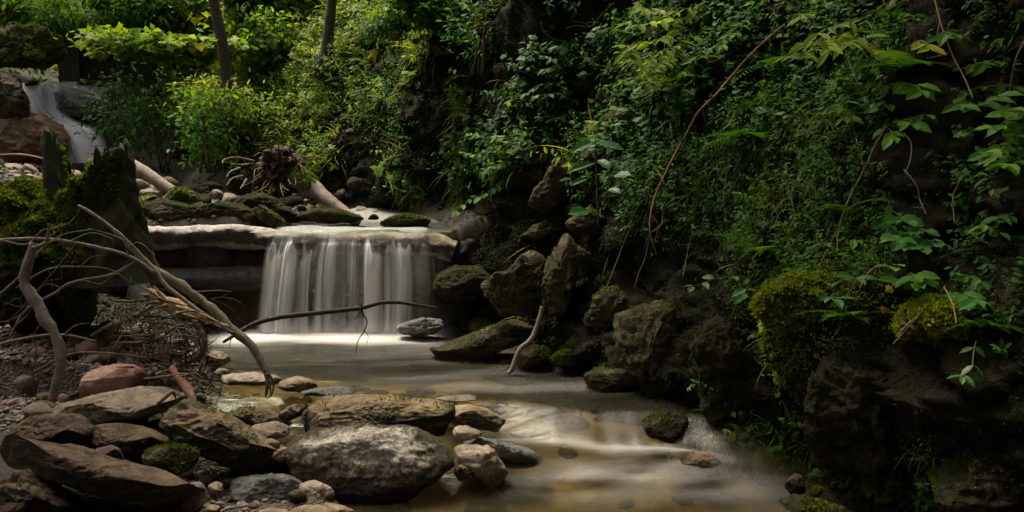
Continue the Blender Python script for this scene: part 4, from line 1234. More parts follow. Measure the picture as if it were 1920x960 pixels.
stump = build("tree_stump", SV + np.array(scx), grid_faces(nth, nz, True), M['stump'], loc=scx)
tag(stump, "rotten jagged tree stump with a hollow broken top on the mossy mound", "tree stump")
moss_on(stump, 22000, msk([(185, 350, 50, 45, 1), (160, 335, 40, 35, 1), (120, 400, 60, 45, .8), (205, 310, 35, 40, .6), (130, 290, 25, 50, .6)], thr=.42, ns=5), size=(.02, .045), tone=.55)

for o_ in [o for o in COL.objects if o.type == 'MESH' and o.parent is None and o.get('category') in ('boulder', 'rock slab', 'stone')]:
    mm = o_.data.materials[0].name
    if mm in ('bank_rock', 'shaded_bank_rock', 'mossy_slab_stone', 'moss_covered_rock') and o_.location.y < 16:
        ns_ = 5.0
        zt = -.2 if 'moss_' in mm else .1
        moss_on(o_, 2600 if 'moss_' in mm else 1500, lambda p, n: (fbm(p * 5, 3, 44) + (.25 if 'moss_' in mm else 0) > .12) & (n[:, 2] > zt), size=(.014, .03))

for o_ in [o for o in COL.objects if o.get('label', '').startswith('moss-covered boulder in the upper left')]:
    moss_on(o_, 7000, lambda p, n: (n[:, 2] > -.3) & (fbm(p * 2, 3, 4) > -.05), size=(.03, .07), tone=.5)

# ------------------------------------------------------------------ fallen logs
def log(name, label, pts, Y, rad, m, seed, cat="log", seg=20):
    W = pxline(pts, Y)
    V, F = tube(W, rad, n=60, seg=seg, seed=seed, rough=.08)
    return tag(build(name, V, F, m, loc=W[0]), label, cat)


mlog = log("fallen_log", "pale fallen log with a bright moss cap slanting from the root wad", [(520, 308), (548, 328), (580, 348), (613, 374), (650, 402), (668, 415)], (10.3, 9.3), [.13, .13, .115, .09, .07, .06], M['log'], 3)
moss_on(mlog, 5000, msk([(560, 335, 32, 28, 1)], zmin=-.2), size=(.03, .06))
log("fallen_log", "bare grey log slanting down behind the stump", [(215, 288), (245, 310), (283, 332), (325, 360)], (9.9, 9.5), [.085, .085, .075, .065], M['wood'], 5)
log("driftwood_stick", "thin orange-brown stick lying on the gravel left of the stump", [(-10, 292), (30, 290), (60, 293), (90, 300)], (8.6, 8.4), [.014, .014, .012, .008], M['woodred'], 6, cat="stick", seg=8)

# root wad: upturned soil plate with roots
rw = stone_obj("root_wad", "upturned root plate of the fallen log with thin roots sticking out", [(488, 300), (505, 278), (530, 272), (560, 285), (575, 305), (572, 340), (535, 360), (498, 352), (478, 328)], 10.15, .4, M['rootsoil'], p=2.2, amp=.12, facets=2, seed=91, cat="root wad")
rr_ = random.Random(4)
for k in range(46):
    a = rr_.uniform(0, 2 * math.pi)
    x0, y0 = 525 + 30 * math.cos(a), 310 + 26 * math.sin(a)
    L = rr_.uniform(8, 46) * (1.2 if math.cos(a) < 0 else .7)
    b = a + rr_.uniform(-1.3, 1.3)
    pts = [(x0, y0), (x0 + L * .5 * math.cos(a), y0 + L * .5 * math.sin(a)), (x0 + L * (.5 * math.cos(a) + .5 * math.cos(b)), y0 + L * (.5 * math.sin(a) + .5 * math.sin(b)) + rr_.uniform(0, 8))]
    V, F = tube(pxline(pts, (10.1, 10.0 - rr_.uniform(0, .5))), np.linspace(rr_.uniform(.004, .010), .002, 3), seg=6, rough=.1, seed=k)
    build("root", V, F, M['vine'] if k % 3 else M['rootsoil'], parent=rw)
for pts in ([(478, 302), (443, 295), (420, 300), (417, 306)], [(475, 306), (455, 309), (432, 307)], [(450, 315), (432, 322), (425, 332)], [(455, 330), (435, 335), (425, 348)], [(462, 336), (455, 348), (450, 354)]):
    V, F = tube(pxline(pts, (10.3, 10.0)), np.linspace(.014, .006, len(pts)), seg=6, rough=.1)
    build("root", V, F, M['wood'], parent=rw)

# ------------------------------------------------------------------ dead branches and driftwood, left foreground
branch("fallen_branch", "long mossy dead branch arching from the stump down to the pool", "branch",
       [(147, 385), (187, 410), (227, 443), (253, 473), (283, 502), (320, 523), (360, 550), (400, 583), (427, 610), (460, 637), (480, 660), (495, 690), (502, 715), (498, 745)], (5.9, 5.5),
       [.010, .014, .018, .021, .027, .031, .033, .034, .032, .030, .027, .021, .016, .005], M['woodmoss'], rough=.24, seg=14, twigs=
       [([(495, 690), (512, 715), (510, 738), (500, 748)], 5.5, .011), ([(455, 632), (470, 655), (478, 662)], 5.5, .007), ([(440, 622), (432, 640), (430, 652)], 5.5, .005), ([(405, 588), (412, 612), (408, 632)], 5.55, .004), ([(245, 462), (262, 455), (292, 480)], (5.7, 5.5), .004),
        ([(235, 448), (237, 470), (250, 490), (246, 512)], 5.6, .006), ([(500, 700), (506, 722), (508, 740)], 5.45, .012)], seed=3)
branch("fallen_branch", "second mossy branch running close beneath the long arching branch", "branch",
       [(215, 430), (240, 452), (268, 482), (292, 508), (312, 536), (345, 562), (372, 582), (402, 602), (440, 626)], (5.75, 5.45), [.006, .009, .012, .014, .015, .015, .014, .012, .010], M['woodmoss'],
       [([(268, 482), (240, 455), (208, 440), (165, 428)], 5.7, .007)], seed=8)
branch("fallen_branch", "thin grey branch lying level across the left edge", "branch",
       [(-20, 452), (43, 448), (93, 449), (140, 455), (187, 465), (227, 475), (260, 490), (290, 512)], (5.6, 5.6), [.014, .013, .012, .012, .012, .012, .013, .012], M['wood'],
       [([(130, 453), (170, 437), (208, 447), (212, 462)], 5.6, .005), ([(0, 450), (50, 458), (78, 433), (100, 428), (132, 416), (150, 392)], 5.55, .007)], seed=11)
branch("fallen_branch", "thin pale branch slanting up from the bottom left to the long arching branch", "branch",
       [(18, 632), (43, 588), (70, 567), (103, 550), (127, 533), (157, 525), (200, 517), (233, 503), (256, 488)], (5.3, 5.6), [.006, .008, .009, .010, .010, .010, .009, .009, .008], M['wood'],
       [([(48, 585), (20, 600), (-10, 605)], 5.3, .004), ([(52, 570), (85, 534), (118, 540)], 5.35, .005), ([(30, 610), (55, 585), (60, 555)], 5.3, .004), ([(157, 525), (190, 532), (212, 512)], 5.45, .004), ([(200, 517), (225, 510), (243, 485)], 5.5, .004),
        ([(43, 588), (35, 560), (10, 572)], 5.3, .003), ([(70, 567), (40, 575), (5, 566)], 5.3, .003)], seed=13)
branch("driftwood_stick", "thick crooked grey driftwood stick standing at the left", "driftwood",
       [(64, 455), (54, 490), (46, 527), (58, 553), (73, 575), (84, 600), (101, 622), (111, 655), (113, 682), (107, 715), (97, 752)], (5.35, 5.1), [.024, .03, .034, .036, .036, .036, .034, .034, .034, .032, .028], M['wood'],
       [([(62, 466), (85, 456), (90, 440), (91, 418)], 5.3, .016), ([(86, 605), (70, 615), (60, 640)], 5.25, .005)], seed=17, seg=12, rough=.2, twig_name="fork")
branch("broken_branch", "short broken branch with split yellow wood beneath the long arching branch", "branch",
       [(280, 548), (305, 561), (335, 578), (365, 590), (402, 603), (432, 612)], (5.7, 5.5), [.038, .046, .042, .030, .015, .004], M['split'], [([(300, 560), (282, 546), (268, 538)], 5.62, .016), ([(300, 562), (280, 554), (262, 552)], 5.62, .018), ([(303, 566), (285, 566), (270, 570)], 5.6, .015), ([(308, 560), (296, 546), (288, 536)], 5.64, .014), ([(312, 572), (296, 576), (286, 582)], 5.6, .012), ([(330, 575), (368, 585), (415, 606)], 5.48, .012), ([(330, 585), (372, 597), (425, 618)], 5.5, .009)], seed=19, seg=16, rough=.4, twig_name="splinter")
branch("driftwood_stick", "looping ringed grey stick at the pool edge", "driftwood",
       [(300, 595), (330, 594), (352, 600), (370, 613), (384, 640), (376, 665), (350, 680), (327, 692), (312, 722)], (5.7, 5.5), [.012, .016, .019, .021, .022, .021, .019, .018, .014], M['wood'], [([(340, 655), (322, 650), (318, 640)], 5.6, .014), ([(375, 655), (400, 640), (408, 632)], 5.6, .005)], seed=21, rough=.22)
branch("driftwood_root", "thick red-brown root dipping to the diagonal slab", "driftwood",
       [(322, 690), (335, 708), (350, 727), (361, 748), (367, 775)], (5.2, 4.9), [.020, .026, .027, .027, .026], M['woodred'], [([(335, 708), (365, 700), (385, 716)], 5.1, .008)], seed=23, seg=12, rough=.18)
branch("driftwood_stick", "upright mossy stick behind the root tangle", "driftwood",
       [(285, 598), (292, 622), (303, 648), (315, 680), (323, 700)], (5.6, 5.4), [.012, .018, .019, .018, .012], M['woodmoss'], seed=25)
branch("driftwood_stick", "pale mossy stick lying low on the left behind the tangle", "driftwood",
       [(170, 630), (205, 612), (240, 600), (268, 585), (285, 575)], (5.9, 5.7), [.008, .02, .022, .022, .012], M['woodmoss'], seed=26)
branch("driftwood_stick", "short pale broken stick leaning on the diagonal slab", "driftwood", [(295, 757), (310, 745), (323, 735), (330, 748)], (4.9, 5.0), [.012, .013, .011, .004], M['wood'], seed=27)
branch("driftwood_stick", "red-brown arched twig in front of the root tangle", "driftwood", [(270, 710), (310, 706), (335, 702), (355, 703), (375, 714)], (5.15, 5.1), [.005, .008, .009, .008, .006], M['woodred'], seed=28)
branch("driftwood_stick", "grey twig poking from the tangle towards the falls", "driftwood", [(350, 548), (380, 547), (410, 545), (434, 547)], (5.8, 5.9), [.006, .007, .006, .004], M['twig'], [([(395, 561), (412, 567), (432, 578), (447, 597), (470, 612), (497, 625), (520, 622)], (5.8, 6.2), .005), ([(395, 561), (415, 557), (427, 550)], 5.8, .004), ([(415, 557), (440, 562), (462, 577)], 5.8, .003)], seed=29)

for k, (lb, pts, Y, r0, mt) in enumerate([
    ("thin grey branch rising through the crossing dead branches at the left edge", [(-10, 560), (35, 520), (75, 470), (120, 440), (175, 430)], (5.3, 5.6), .008, 'wood'),
    ("thin dark branch dropping from the level grey branch", [(145, 455), (110, 500), (70, 545), (20, 600), (-10, 625)], (5.5, 5.2), .008, 'wooddark'),
    ("mossy pale stick slanting behind the crooked driftwood", [(-10, 648), (60, 632), (120, 628), (180, 640)], (5.6, 5.6), .012, 'woodmoss'),
    ("grey twig crossing below the level grey branch", [(30, 540), (90, 505), (150, 500), (205, 505), (245, 530)], (5.4, 5.6), .006, 'wood'),
    ("broken tan stick standing in the root tangle", [(222, 582), (230, 600), (238, 618)], (5.5, 5.45), .009, 'vine'),
    ("long brown twig lying on the gravel before the tangle", [(60, 700), (130, 665), (200, 662), (285, 672)], (5.5, 5.4), .008, 'twig'),
    ("pale twig sticking up out of the tangle", [(255, 640), (240, 600), (238, 560), (246, 520)], (5.5, 5.6), .005, 'wood')]):
    mid = pts[len(pts) // 2]
    branch("dead_branch", lb, "branch", pts, Y, [r0 * (1 - .12 * i) for i in range(len(pts))], M[mt],
           [([mid, (mid[0] + 22, mid[1] - 18), (mid[0] + 48, mid[1] - 22)], float(np.mean(Y)), r0 * .5), ([pts[1], (pts[1][0] + 8, pts[1][1] + 22), (pts[1][0] + 2, pts[1][1] + 45)], float(np.mean(Y)), r0 * .45)], seed=50 + k, rough=.2)

tangle = empty("root_tangle", P(320, 690, 5.6), "tangle of thin brown rootlets beside the red-brown boulder", "root tangle")
rr_ = random.Random(12)
for grp, (cx_, cy_, sx_, sy_, nn_, mt_) in enumerate([(300, 640, 55, 55, 70, 'twig'), (270, 590, 60, 40, 35, 'wooddark'), (350, 690, 50, 45, 45, 'wooddark'), (320, 700, 60, 30, 40, 'twig'), (380, 735, 25, 22, 18, 'wooddark'), (340, 615, 40, 25, 40, 'wooddark')]):
    parts = []
    for k in range(nn_):
        x0 = cx_ + rr_.gauss(0, sx_ * .6)
        y0 = cy_ + rr_.gauss(0, sy_ * .6)
        a = rr_.choice([rr_.uniform(-.6, .6), rr_.uniform(.9, 2.2), rr_.uniform(2.6, 3.6)])
        L = rr_.uniform(25, 80)
        b = a + rr_.uniform(-.45, .45)
        Yk = 5.55 + rr_.uniform(-.3, .25)
        pts = [(x0, y0), (x0 + L * .4 * math.cos(a), y0 + L * .4 * math.sin(a)), (x0 + L * .4 * math.cos(a) + L * .5 * math.cos(b), y0 + L * .4 * math.sin(a) + L * .5 * math.sin(b))]
        if any(u < 170 or u > 436 or v > 800 or v < 520 for u, v in pts): continue
        parts.append(tube(pxline(pts, (Yk, Yk + rr_.uniform(-.15, .15))), np.linspace(rr_.choice([.003, .004, .005, .007, .011]), .002, 3), n=9, seg=5, rough=.1, seed=k))
    V, F = join(parts)
    build("rootlets", V, F, M[mt_], parent=tangle)

branch("fallen_branch", "dark wet branch bridging the pool in front of the falls", "branch",
       [(418, 642), (450, 622), (480, 606), (530, 594), (593, 587), (640, 582), (680, 577), (713, 568), (747, 567), (787, 573), (822, 577)], (6.9, 7.4), [.012, .020, .021, .021, .021, .021, .020, .018, .017, .014, .006], M['wooddark'],
       [([(677, 568), (680, 587), (688, 602), (683, 620), (671, 640), (667, 664)], 7.1, .009), ([(680, 578), (670, 592), (667, 600)], 7.1, .006), ([(683, 618), (690, 630), (689, 640), (686, 650)], 7.1, .004), ([(498, 602), (506, 588), (512, 580)], 6.95, .003)], seed=31)
branch("driftwood_stick", "smooth grey stick leaning on the jagged rock above the pool", "driftwood",
       [(1017, 575), (1011, 600), (1001, 627), (990, 642), (974, 657), (961, 690), (952, 700)], (6.75, 6.6), [.018, .021, .022, .022, .023, .022, .017], M['wood'], seed=33, seg=12)

# ------------------------------------------------------------------ hanging stems on the right bank
def stem(name, label, pts, rad, m, dy=.12, cat="stem", twigs=(), seed=0):
    Ys = [hit(a, b)[0].y for a, b in pts]
    Ys = [min(y, np.median(Ys) + .3) - dy for y in Ys]
    Ys = np.convolve(np.pad(Ys, 1, mode='edge'), [.25, .5, .25], 'valid')
    W = [tuple(P(a, b, y)) for (a, b), y in zip(pts, Ys)]
    V, F = tube(W, rad, seg=6, seed=seed, rough=.08)
    o = tag(build(name, V, F, m, loc=W[0]), label, cat)
    for tp in twigs:
        yy = np.interp(tp[0][1], [p[1] for p in pts], Ys) if pts[0][1] < pts[-1][1] else Ys[0]
        V, F = tube(pxline(tp, float(yy)), np.linspace(.006, .002, len(tp)), seg=5)
        build("twig", V, F, m, parent=o)
    return o


stem("bramble_stem", "long red-brown stem arching down through the dark leaves", [(1472, 45), (1440, 72), (1400, 110), (1345, 175), (1310, 210), (1285, 255), (1265, 290), (1250, 320), (1230, 363), (1220, 403), (1219, 437), (1231, 477)], [.005, .008, .009, .010, .010, .010, .009, .008, .007, .006, .005, .003], M['redstem'], .25, twigs=[[(1219, 437), (1240, 420), (1243, 385)], [(1220, 403), (1233, 420), (1228, 455)]])
stem("dry_stem", "straight tan stem dangling over the craggy boulder", [(1240, 345), (1197, 387), (1180, 430), (1160, 482), (1140, 533), (1133, 555)], [.004, .006, .006, .005, .004, .003], M['vine'])
stem("dry_stem", "short tan stem dangling right of the straight tan stem", [(1218, 440), (1211, 480), (1198, 512), (1189, 541)], [.003, .004, .005, .003], M['vine'])
stem("dry_stem", "red vertical stem hanging through mossy grass", [(1368, 290), (1362, 330), (1357, 373), (1363, 425)], .004, M['redstem'])
stem("dry_stem", "long tan stem forked at its foot above the moss ledge", [(1662, 235), (1640, 275), (1620, 320), (1597, 363), (1580, 405), (1571, 440), (1570, 475)], [.004, .006, .007, .007, .006, .005, .003], M['vine'], twigs=[[(1572, 437), (1560, 450), (1553, 475)], [(1580, 405), (1565, 440), (1555, 470)]])
stem("dry_stem", "dark dangling stem at the upper right in deep shade", [(1752, -5), (1763, 40), (1777, 80), (1790, 112), (1807, 143), (1825, 185)], .005, M['vine'], twigs=[[(1777, 100), (1755, 106), (1738, 109)], [(1763, 40), (1756, 70)]])
stem("dry_stem", "kinked pale stem below the serrated leaves", [(1695, 250), (1708, 268), (1707, 300), (1697, 325)], .004, M['wood'])
stem("dry_stem", "curling pale stem hanging in the dark hollow", [(1695, 318), (1712, 338), (1722, 355), (1724, 372), (1737, 402)], .004, M['wood'])
stem("dry_stem", "thin bowed stem at the dim right side", [(1808, 320), (1795, 350), (1787, 372), (1790, 420)], .004, M['vine'])
stem("dry_stem", "thin tan stem hanging at the right picture edge", [(1925, 70), (1905, 110), (1895, 160), (1890, 215)], .004, M['vine'])
stem("dry_stem", "fine twig branching left under the overhanging leaves", [(1152, 5), (1125, 30), (1108, 50), (1080, 48), (1060, 54)], .005, M['vine'], twigs=[[(1108, 50), (1090, 42), (1070, 40)]])
stem("dry_stem", "curved dark stem in the shadowed gap left of the spray", [(1015, 40), (1018, 55), (1035, 72), (1060, 78), (1090, 90), (1110, 95)], .005, M['twig'])
stem("dry_stem", "slanting thin stem under the yellow-green spray", [(1180, 60), (1140, 95), (1115, 125), (1085, 160)], .004, M['vine'])
stem("dry_stem", "pale bent grass stalk over the moss ledge", [(1650, 497), (1635, 505), (1622, 520), (1612, 540)], .003, M['vine'], .3)
stem("dry_stem", "two-pronged pale stalk lying across the fresh moss", [(1730, 582), (1715, 600), (1695, 622), (1675, 645)], .004, M['vine'], .3, twigs=[[(1722, 592), (1700, 610), (1682, 630)]])
stem("dry_stem", "thin stalk standing in front of the shiny leaf", [(1770, 538), (1782, 560), (1790, 585), (1793, 608)], .003, M['vine'], .3)
for k, (pts) in enumerate([[(1500, 200), (1488, 240), (1470, 290), (1450, 340)], [(1540, 230), (1525, 280), (1500, 330), (1480, 370)], [(1330, 250), (1310, 300), (1290, 340)], [(1605, 260), (1615, 300), (1625, 330)], [(1480, 335), (1455, 345), (1450, 365)], [(1478, 355), (1488, 390), (1493, 430)], [(1530, 320), (1520, 345), (1518, 380)], [(1425, 360), (1400, 410), (1375, 450)], [(1300, 420), (1290, 470), (1280, 520)], [(1590, 110), (1605, 150), (1625, 170)], [(1400, 250), (1385, 300), (1372, 330)], [(1560, 455), (1540, 490), (1530, 520)]]):
    o = stem("dry_stem", "thin dry stem hanging in the mossy grass of the right bank", pts, .0035, M['vine'] if k % 2 else M['twig'], .15)
    o["group"] = "thin dry stems on the right bank"

# ------------------------------------------------------------------ leafy plants, one by one
def sprig(name, label, pts, leaf, n, m='leafmid', tmpl=LEAF, dy=.18, spread=1.0, droop=.35, cat="plant", group=None, wide=1.0, rr=(.1, .9), pairs=True, jit=.25, tip=True):
    """a stem along pixel points standing off the bank, leaves to both sides of it"""
    Y0 = min(hit(*pts[0])[0].y, hit(*pts[-1])[0].y + .4)
    Ys = [Y0 - .02 - dy * (i / (len(pts) - 1)) for i in range(len(pts))]
    W = np.array([P(a, b, y) for (a, b), y in zip(pts, Ys)])
    o = empty(name, tuple(W[0]), label, cat, group)
    V, F = tube(W, np.linspace(.0035, .0015, len(W)), n=14, seg=5, rough=0)
    build("stem", V, F, M['greenstem'], parent=o)
    c, _ = catmull(W, [1] * len(W), 60)
    ts = np.linspace(.12, 1, n)
    pos, ax, up = [], [], []
    for i, t in enumerate(ts):
        k = min(58, int(t * 59))
        p = c[k]
        d = c[min(59, k + 1)] - c[max(0, k - 1)]
        d /= np.linalg.norm(d) + 1e-9
        side = np.cross(d, [0, 0, 1.0])
        ns = np.linalg.norm(side)
        side = side / ns if ns > .2 else np.array([1.0, 0, 0])
        for s in ((-1, 1) if pairs else ((-1) ** i,)):
            a = side * s * spread + d * .55 + np.array([0, -.25, -droop]) + rng.normal(0, jit, 3)
            pos.append(p + rng.normal(0, .006, 3)); ax.append(a)
            up.append(np.array([0, -.45, 1]) + rng.normal(0, .35, 3))
    if tip:
        pos.append(c[-1]); ax.append(c[-1] - c[-6] + np.array([0, -.02, -.01])); up.append(np.array([0, -.4, 1]))
    N = len(pos)
    t2 = tmpl if wide == 1 else (tmpl[0] * np.array([1, wide, 1]), tmpl[1])
    build_leaves("leaves", [leaves(t2, np.array(pos), np.array(ax), np.array(up), leaf * rng.uniform(.7, 1.15, N), rng.uniform(rr[0], rr[1], N))], M[m], parent=o)
    return o


def spray(name, label, strands, leaf, n, **kw):
    """a plant of several leafy shoots"""
    root = None
    for s in strands:
        q = sprig(name if root is None else "shoot", label, s, leaf, n, **kw)
        if root is None:
            root = q
        else:
            for ch in list(q.children):
                ch.parent = root
                ch.location = -root.location
            bpy.data.objects.remove(q)
    return root


spray("leafy_shrub", "spray of yellow-green pointed leaves lit at the top of the bank", [[(1300, 30), (1270, 55), (1230, 75), (1175, 85)], [(1310, 60), (1270, 85), (1220, 100), (1165, 98)], [(1300, 80), (1260, 100), (1215, 112), (1180, 112)], [(1290, 90), (1245, 118), (1210, 128)], [(1320, 25), (1270, 35), (1210, 42), (1170, 45)], [(1340, 10), (1290, 15), (1240, 20), (1205, 15)], [(1265, 105), (1225, 130), (1215, 160)]], .155, 8, m='leafbright', dy=.75, droop=.45, rr=(0, .62))
spray("leafy_shrub", "toothed green leaves hanging right of the yellow-green spray", [[(1380, 20), (1350, 45), (1330, 70), (1318, 95)], [(1400, 40), (1370, 60), (1350, 85)], [(1420, 15), (1395, 40), (1375, 60)], [(1360, 80), (1330, 105), (1300, 110)]], .13, 5, m='leafmid', dy=.35)
spray("leafy_shrub", "small yellow-green sprig below the lit spray", [[(1300, 130), (1250, 143), (1200, 148), (1170, 150)], [(1240, 140), (1222, 155), (1225, 165)]], .09, 5, m='leafbright', dy=.35, rr=(0, .5))
spray("leafy_shrub", "long drooping bright leaves high on the right", [[(1640, 30), (1590, 40), (1550, 55), (1520, 75)], [(1640, 45), (1590, 60), (1550, 70), (1505, 80)], [(1600, 72), (1560, 80), (1520, 95), (1480, 105)], [(1650, 75), (1600, 72), (1550, 92)], [(1540, 5), (1520, 25), (1505, 30)]], .16, 6, m='leafbright', dy=.6, droop=.4, rr=(0, .6), wide=.75)
spray("leafy_shrub", "serrated leaf cluster with yellow tips beside the dark hollow", [[(1655, 60), (1680, 25), (1705, 28)], [(1650, 20), (1665, 18), (1690, 28)], [(1680, 20), (1705, 35), (1712, 34)]], .13, 4, m='leafmid', dy=.3)
spray("leafy_shrub", "pair of leaves with brown edges reaching into the dark hollow", [[(1680, 85), (1710, 75), (1740, 78)], [(1720, 76), (1735, 80), (1748, 88)]], .11, 3, m='leafbright', dy=.3, rr=(.3, 1))
spray("leafy_shrub", "broad toothed leaves in the middle of the upper right bank", [[(1590, 185), (1620, 165), (1640, 160), (1660, 162)], [(1600, 175), (1580, 190), (1570, 200)], [(1660, 160), (1690, 158), (1725, 160)], [(1690, 155), (1715, 160), (1728, 170)], [(1640, 170), (1650, 190), (1660, 195)]], .15, 3, m='leafmid', dy=.4, droop=.4)
spray("leafy_shrub", "lower toothed leaves above the long tan stem", [[(1655, 240), (1690, 225), (1720, 218), (1735, 215)], [(1660, 235), (1670, 245), (1675, 255)], [(1690, 225), (1705, 225), (1712, 232)], [(1610, 200), (1590, 215), (1585, 220)]], .13, 3, m='leafmid', dy=.35)
spray("round_leaved_plant", "clump of round light green leaves on the dark bank", [[(1690, 440), (1715, 430), (1735, 430)], [(1690, 450), (1705, 455), (1725, 462)], [(1700, 445), (1735, 450), (1752, 452)], [(1690, 430), (1690, 440), (1685, 445)], [(1650, 420), (1675, 408), (1700, 412)]], .10, 4, m='leaflarge', dy=.35, wide=1.6, droop=.3, rr=(.1, .8))
spray("creeper_shoot", "light green shoot reaching left over the dark hollow", [[(1420, 525), (1390, 520), (1350, 520), (1320, 530), (1300, 537)], [(1410, 525), (1400, 540), (1395, 550)]], .10, 5, m='leaflarge', dy=.3, pairs=False, wide=1.3)
spray("creeper_shoot", "two-leaved green shoot on the moss ledge", [[(1690, 530), (1682, 512), (1675, 500)], [(1690, 530), (1705, 512), (1715, 515)], [(1740, 525), (1725, 520), (1715, 530)]], .11, 2, m='leafmid', dy=.25, wide=1.3)
spray("creeper_shoot", "shiny dark leaf cluster over the fresh moss", [[(1775, 560), (1800, 552), (1825, 565)], [(1790, 548), (1815, 555), (1830, 560)]], .12, 3, m='leaflarge', dy=.25, wide=1.2)
spray("creeper_shoot", "three green leaves dangling below the fresh moss", [[(1830, 640), (1825, 665), (1822, 690), (1805, 705)]], .09, 3, m='leaflarge', dy=.25, wide=.9)
spray("creeper_shoot", "wavy light leaves on the left of the moss ledge", [[(1450, 520), (1480, 512), (1510, 518), (1530, 525)], [(1560, 530), (1580, 525), (1605, 522)], [(1530, 545), (1550, 555), (1565, 560)]], .12, 3, m='leaflarge', dy=.3)
spray("creeper_shoot", "upright leaf pair above the moss ledge", [[(1525, 475), (1532, 460), (1545, 455)], [(1570, 470), (1585, 455), (1605, 450)]], .11, 2, m='leafmid', dy=.25)
spray("broad_leaved_plant", "bright green plant with a few large oval leaves before the rocks", [[(1120, 400), (1119, 350), (1118, 300), (1117, 268)], [(1118, 275), (1125, 235), (1128, 225)]], .10, 2, m='leaflarge', dy=.5, wide=1.2, tip=False)
big = [((1112, 266), (1072, 282), .5), ((1122, 268), (1172, 278), .45), ((1118, 238), (1136, 210), .5), ((1120, 300), (1145, 312), .6), ((1116, 305), (1062, 320), .3), ((1150, 330), (1182, 325), .7), ((1105, 395), (1066, 398), .7), ((1140, 355), (1165, 360), .6), ((1100, 335), (1070, 345), .35)]
pb = P(1118, 400, 6.55)
plant = empty("broad_leaved_plant", tuple(pb), "tall leafy stem whose big fresh green leaves stand clear of the rocks", "plant")
V, F = tube([tuple(P(1122, 425, 7.2)), tuple(P(1119, 350, 6.7)), tuple(P(1118, 300, 6.55)), tuple(P(1117, 262, 6.5)), tuple(P(1128, 220, 6.5))], np.linspace(.007, .003, 5), seg=6)
build("stem", V, F, M['twig'], parent=plant)
for (a, b, wd) in big:
    A, B = P(a[0], a[1], 6.55), P(b[0], b[1], 6.42)
    L = (B - A).length
    lv = (LEAF[0] * np.array([1, wd * 1.9, 1]), LEAF[1])
    st_ = leaves(lv, np.array([A]), np.array([B - A]), np.array([(0, -.75, .8)]), np.array([L]), np.array([rng.uniform(.1, .7)]))
    build_leaves("leaf", [st_], M['leaflarge'], parent=plant)
spray("ivy_shoot", "dark ivy trailing left of the leaning slab", [[(960, 260), (920, 280), (895, 290), (870, 285)], [(960, 300), (930, 310), (910, 320)], [(940, 345), (905, 365), (880, 375), (855, 395)], [(950, 330), (935, 350), (900, 370)], [(930, 270), (900, 255), (880, 250)]], .10, 6, m='leafdark', dy=.2, wide=1.3, rr=(.3, 1))
spray("ivy_shoot", "fan of dark pointed leaves in the shaded gap", [[(1090, 150), (1050, 155), (1010, 160), (985, 175)], [(1080, 130), (1045, 125), (1020, 130)], [(1070, 165), (1040, 175), (1005, 180)], [(1075, 105), (1045, 110), (1020, 105)]], .11, 6, m='leafdark', dy=.35, rr=(.3, 1))
spray("ivy_shoot", "ivy with pale spots at the right picture edge", [[(1930, 230), (1900, 225), (1870, 235)], [(1930, 250), (1895, 260), (1865, 280)], [(1930, 215), (1905, 205), (1885, 212)], [(1900, 285), (1875, 290), (1845, 285)], [(1930, 290), (1900, 300), (1880, 305)]], .10, 5, m='leafmid', dy=.25, wide=1.3)
spray("ivy_shoot", "dark heart-shaped leaves hanging in the upper right shade", [[(1800, 130), (1830, 120), (1860, 115)], [(1800, 175), (1835, 165), (1875, 160), (1900, 163)], [(1790, 165), (1810, 185), (1800, 195)], [(1820, 205), (1850, 190), (1870, 180)], [(1755, 70), (1770, 60), (1790, 65)]], .12, 4, m='leafdark', dy=.3, rr=(.4, 1))
spray("ivy_shoot", "dim ivy sprays low on the far right", [[(1830, 430), (1850, 425), (1875, 435)], [(1800, 515), (1820, 520), (1840, 530)], [(1900, 400), (1870, 410), (1845, 420)]], .09, 4, m='leafdark', dy=.2, rr=(.4, 1))

# autumn leaves
for lb, spots in (("single yellow leaf hanging on the grassy slope", [(690, 95)]), ("yellow leaf lying low on the grassy slope", [(556, 218)]), ("curled brown leaf hanging in the high right foliage", [(1645, 85)]),
                  ("brown dead leaf stuck at the top of the right bank", [(1677, 8)]), ("yellow leaf amid the lit yellow-green spray", [(1220, 50)]), ("upright orange leaf at the top edge of the bank", [(1317, 22)]), ("dull yellow leaf below the lit spray", [(1262, 98)]), ("brown dead leaf on the crest of the moss ledge", [(1672, 538)]), ("curled brown leaf left of the fresh moss", [(1660, 575)]), ("small brown leaf on the fresh moss", [(1755, 605)]), ("yellow maple leaf above the lit slope", [(665, 58)]), ("pale reddish leaf on the lower slope", [(455, 235)])):
    for ss_ in (spots,):
        loc0 = hit(*ss_[0])[0] - Vector((0, .12, 0))
        st_ = []
        for (a, b) in ss_:
            lc = P(a, b, hit(a, b)[0].y - .15)
            st_.append(leaves(MAPLE, np.array([lc]), np.array([(rng.uniform(-1, 1), -.3, -.7)]), np.array([(0, -1, .4)]), np.array([.10 if b < 400 else .06]) * (lc.y / 5.5), np.array([rng.uniform(0, 1)])))
        o = build_leaves("fallen_leaf", st_, M['yellowleaf'], loc=tuple(loc0))
        tag(o, lb, "leaf")


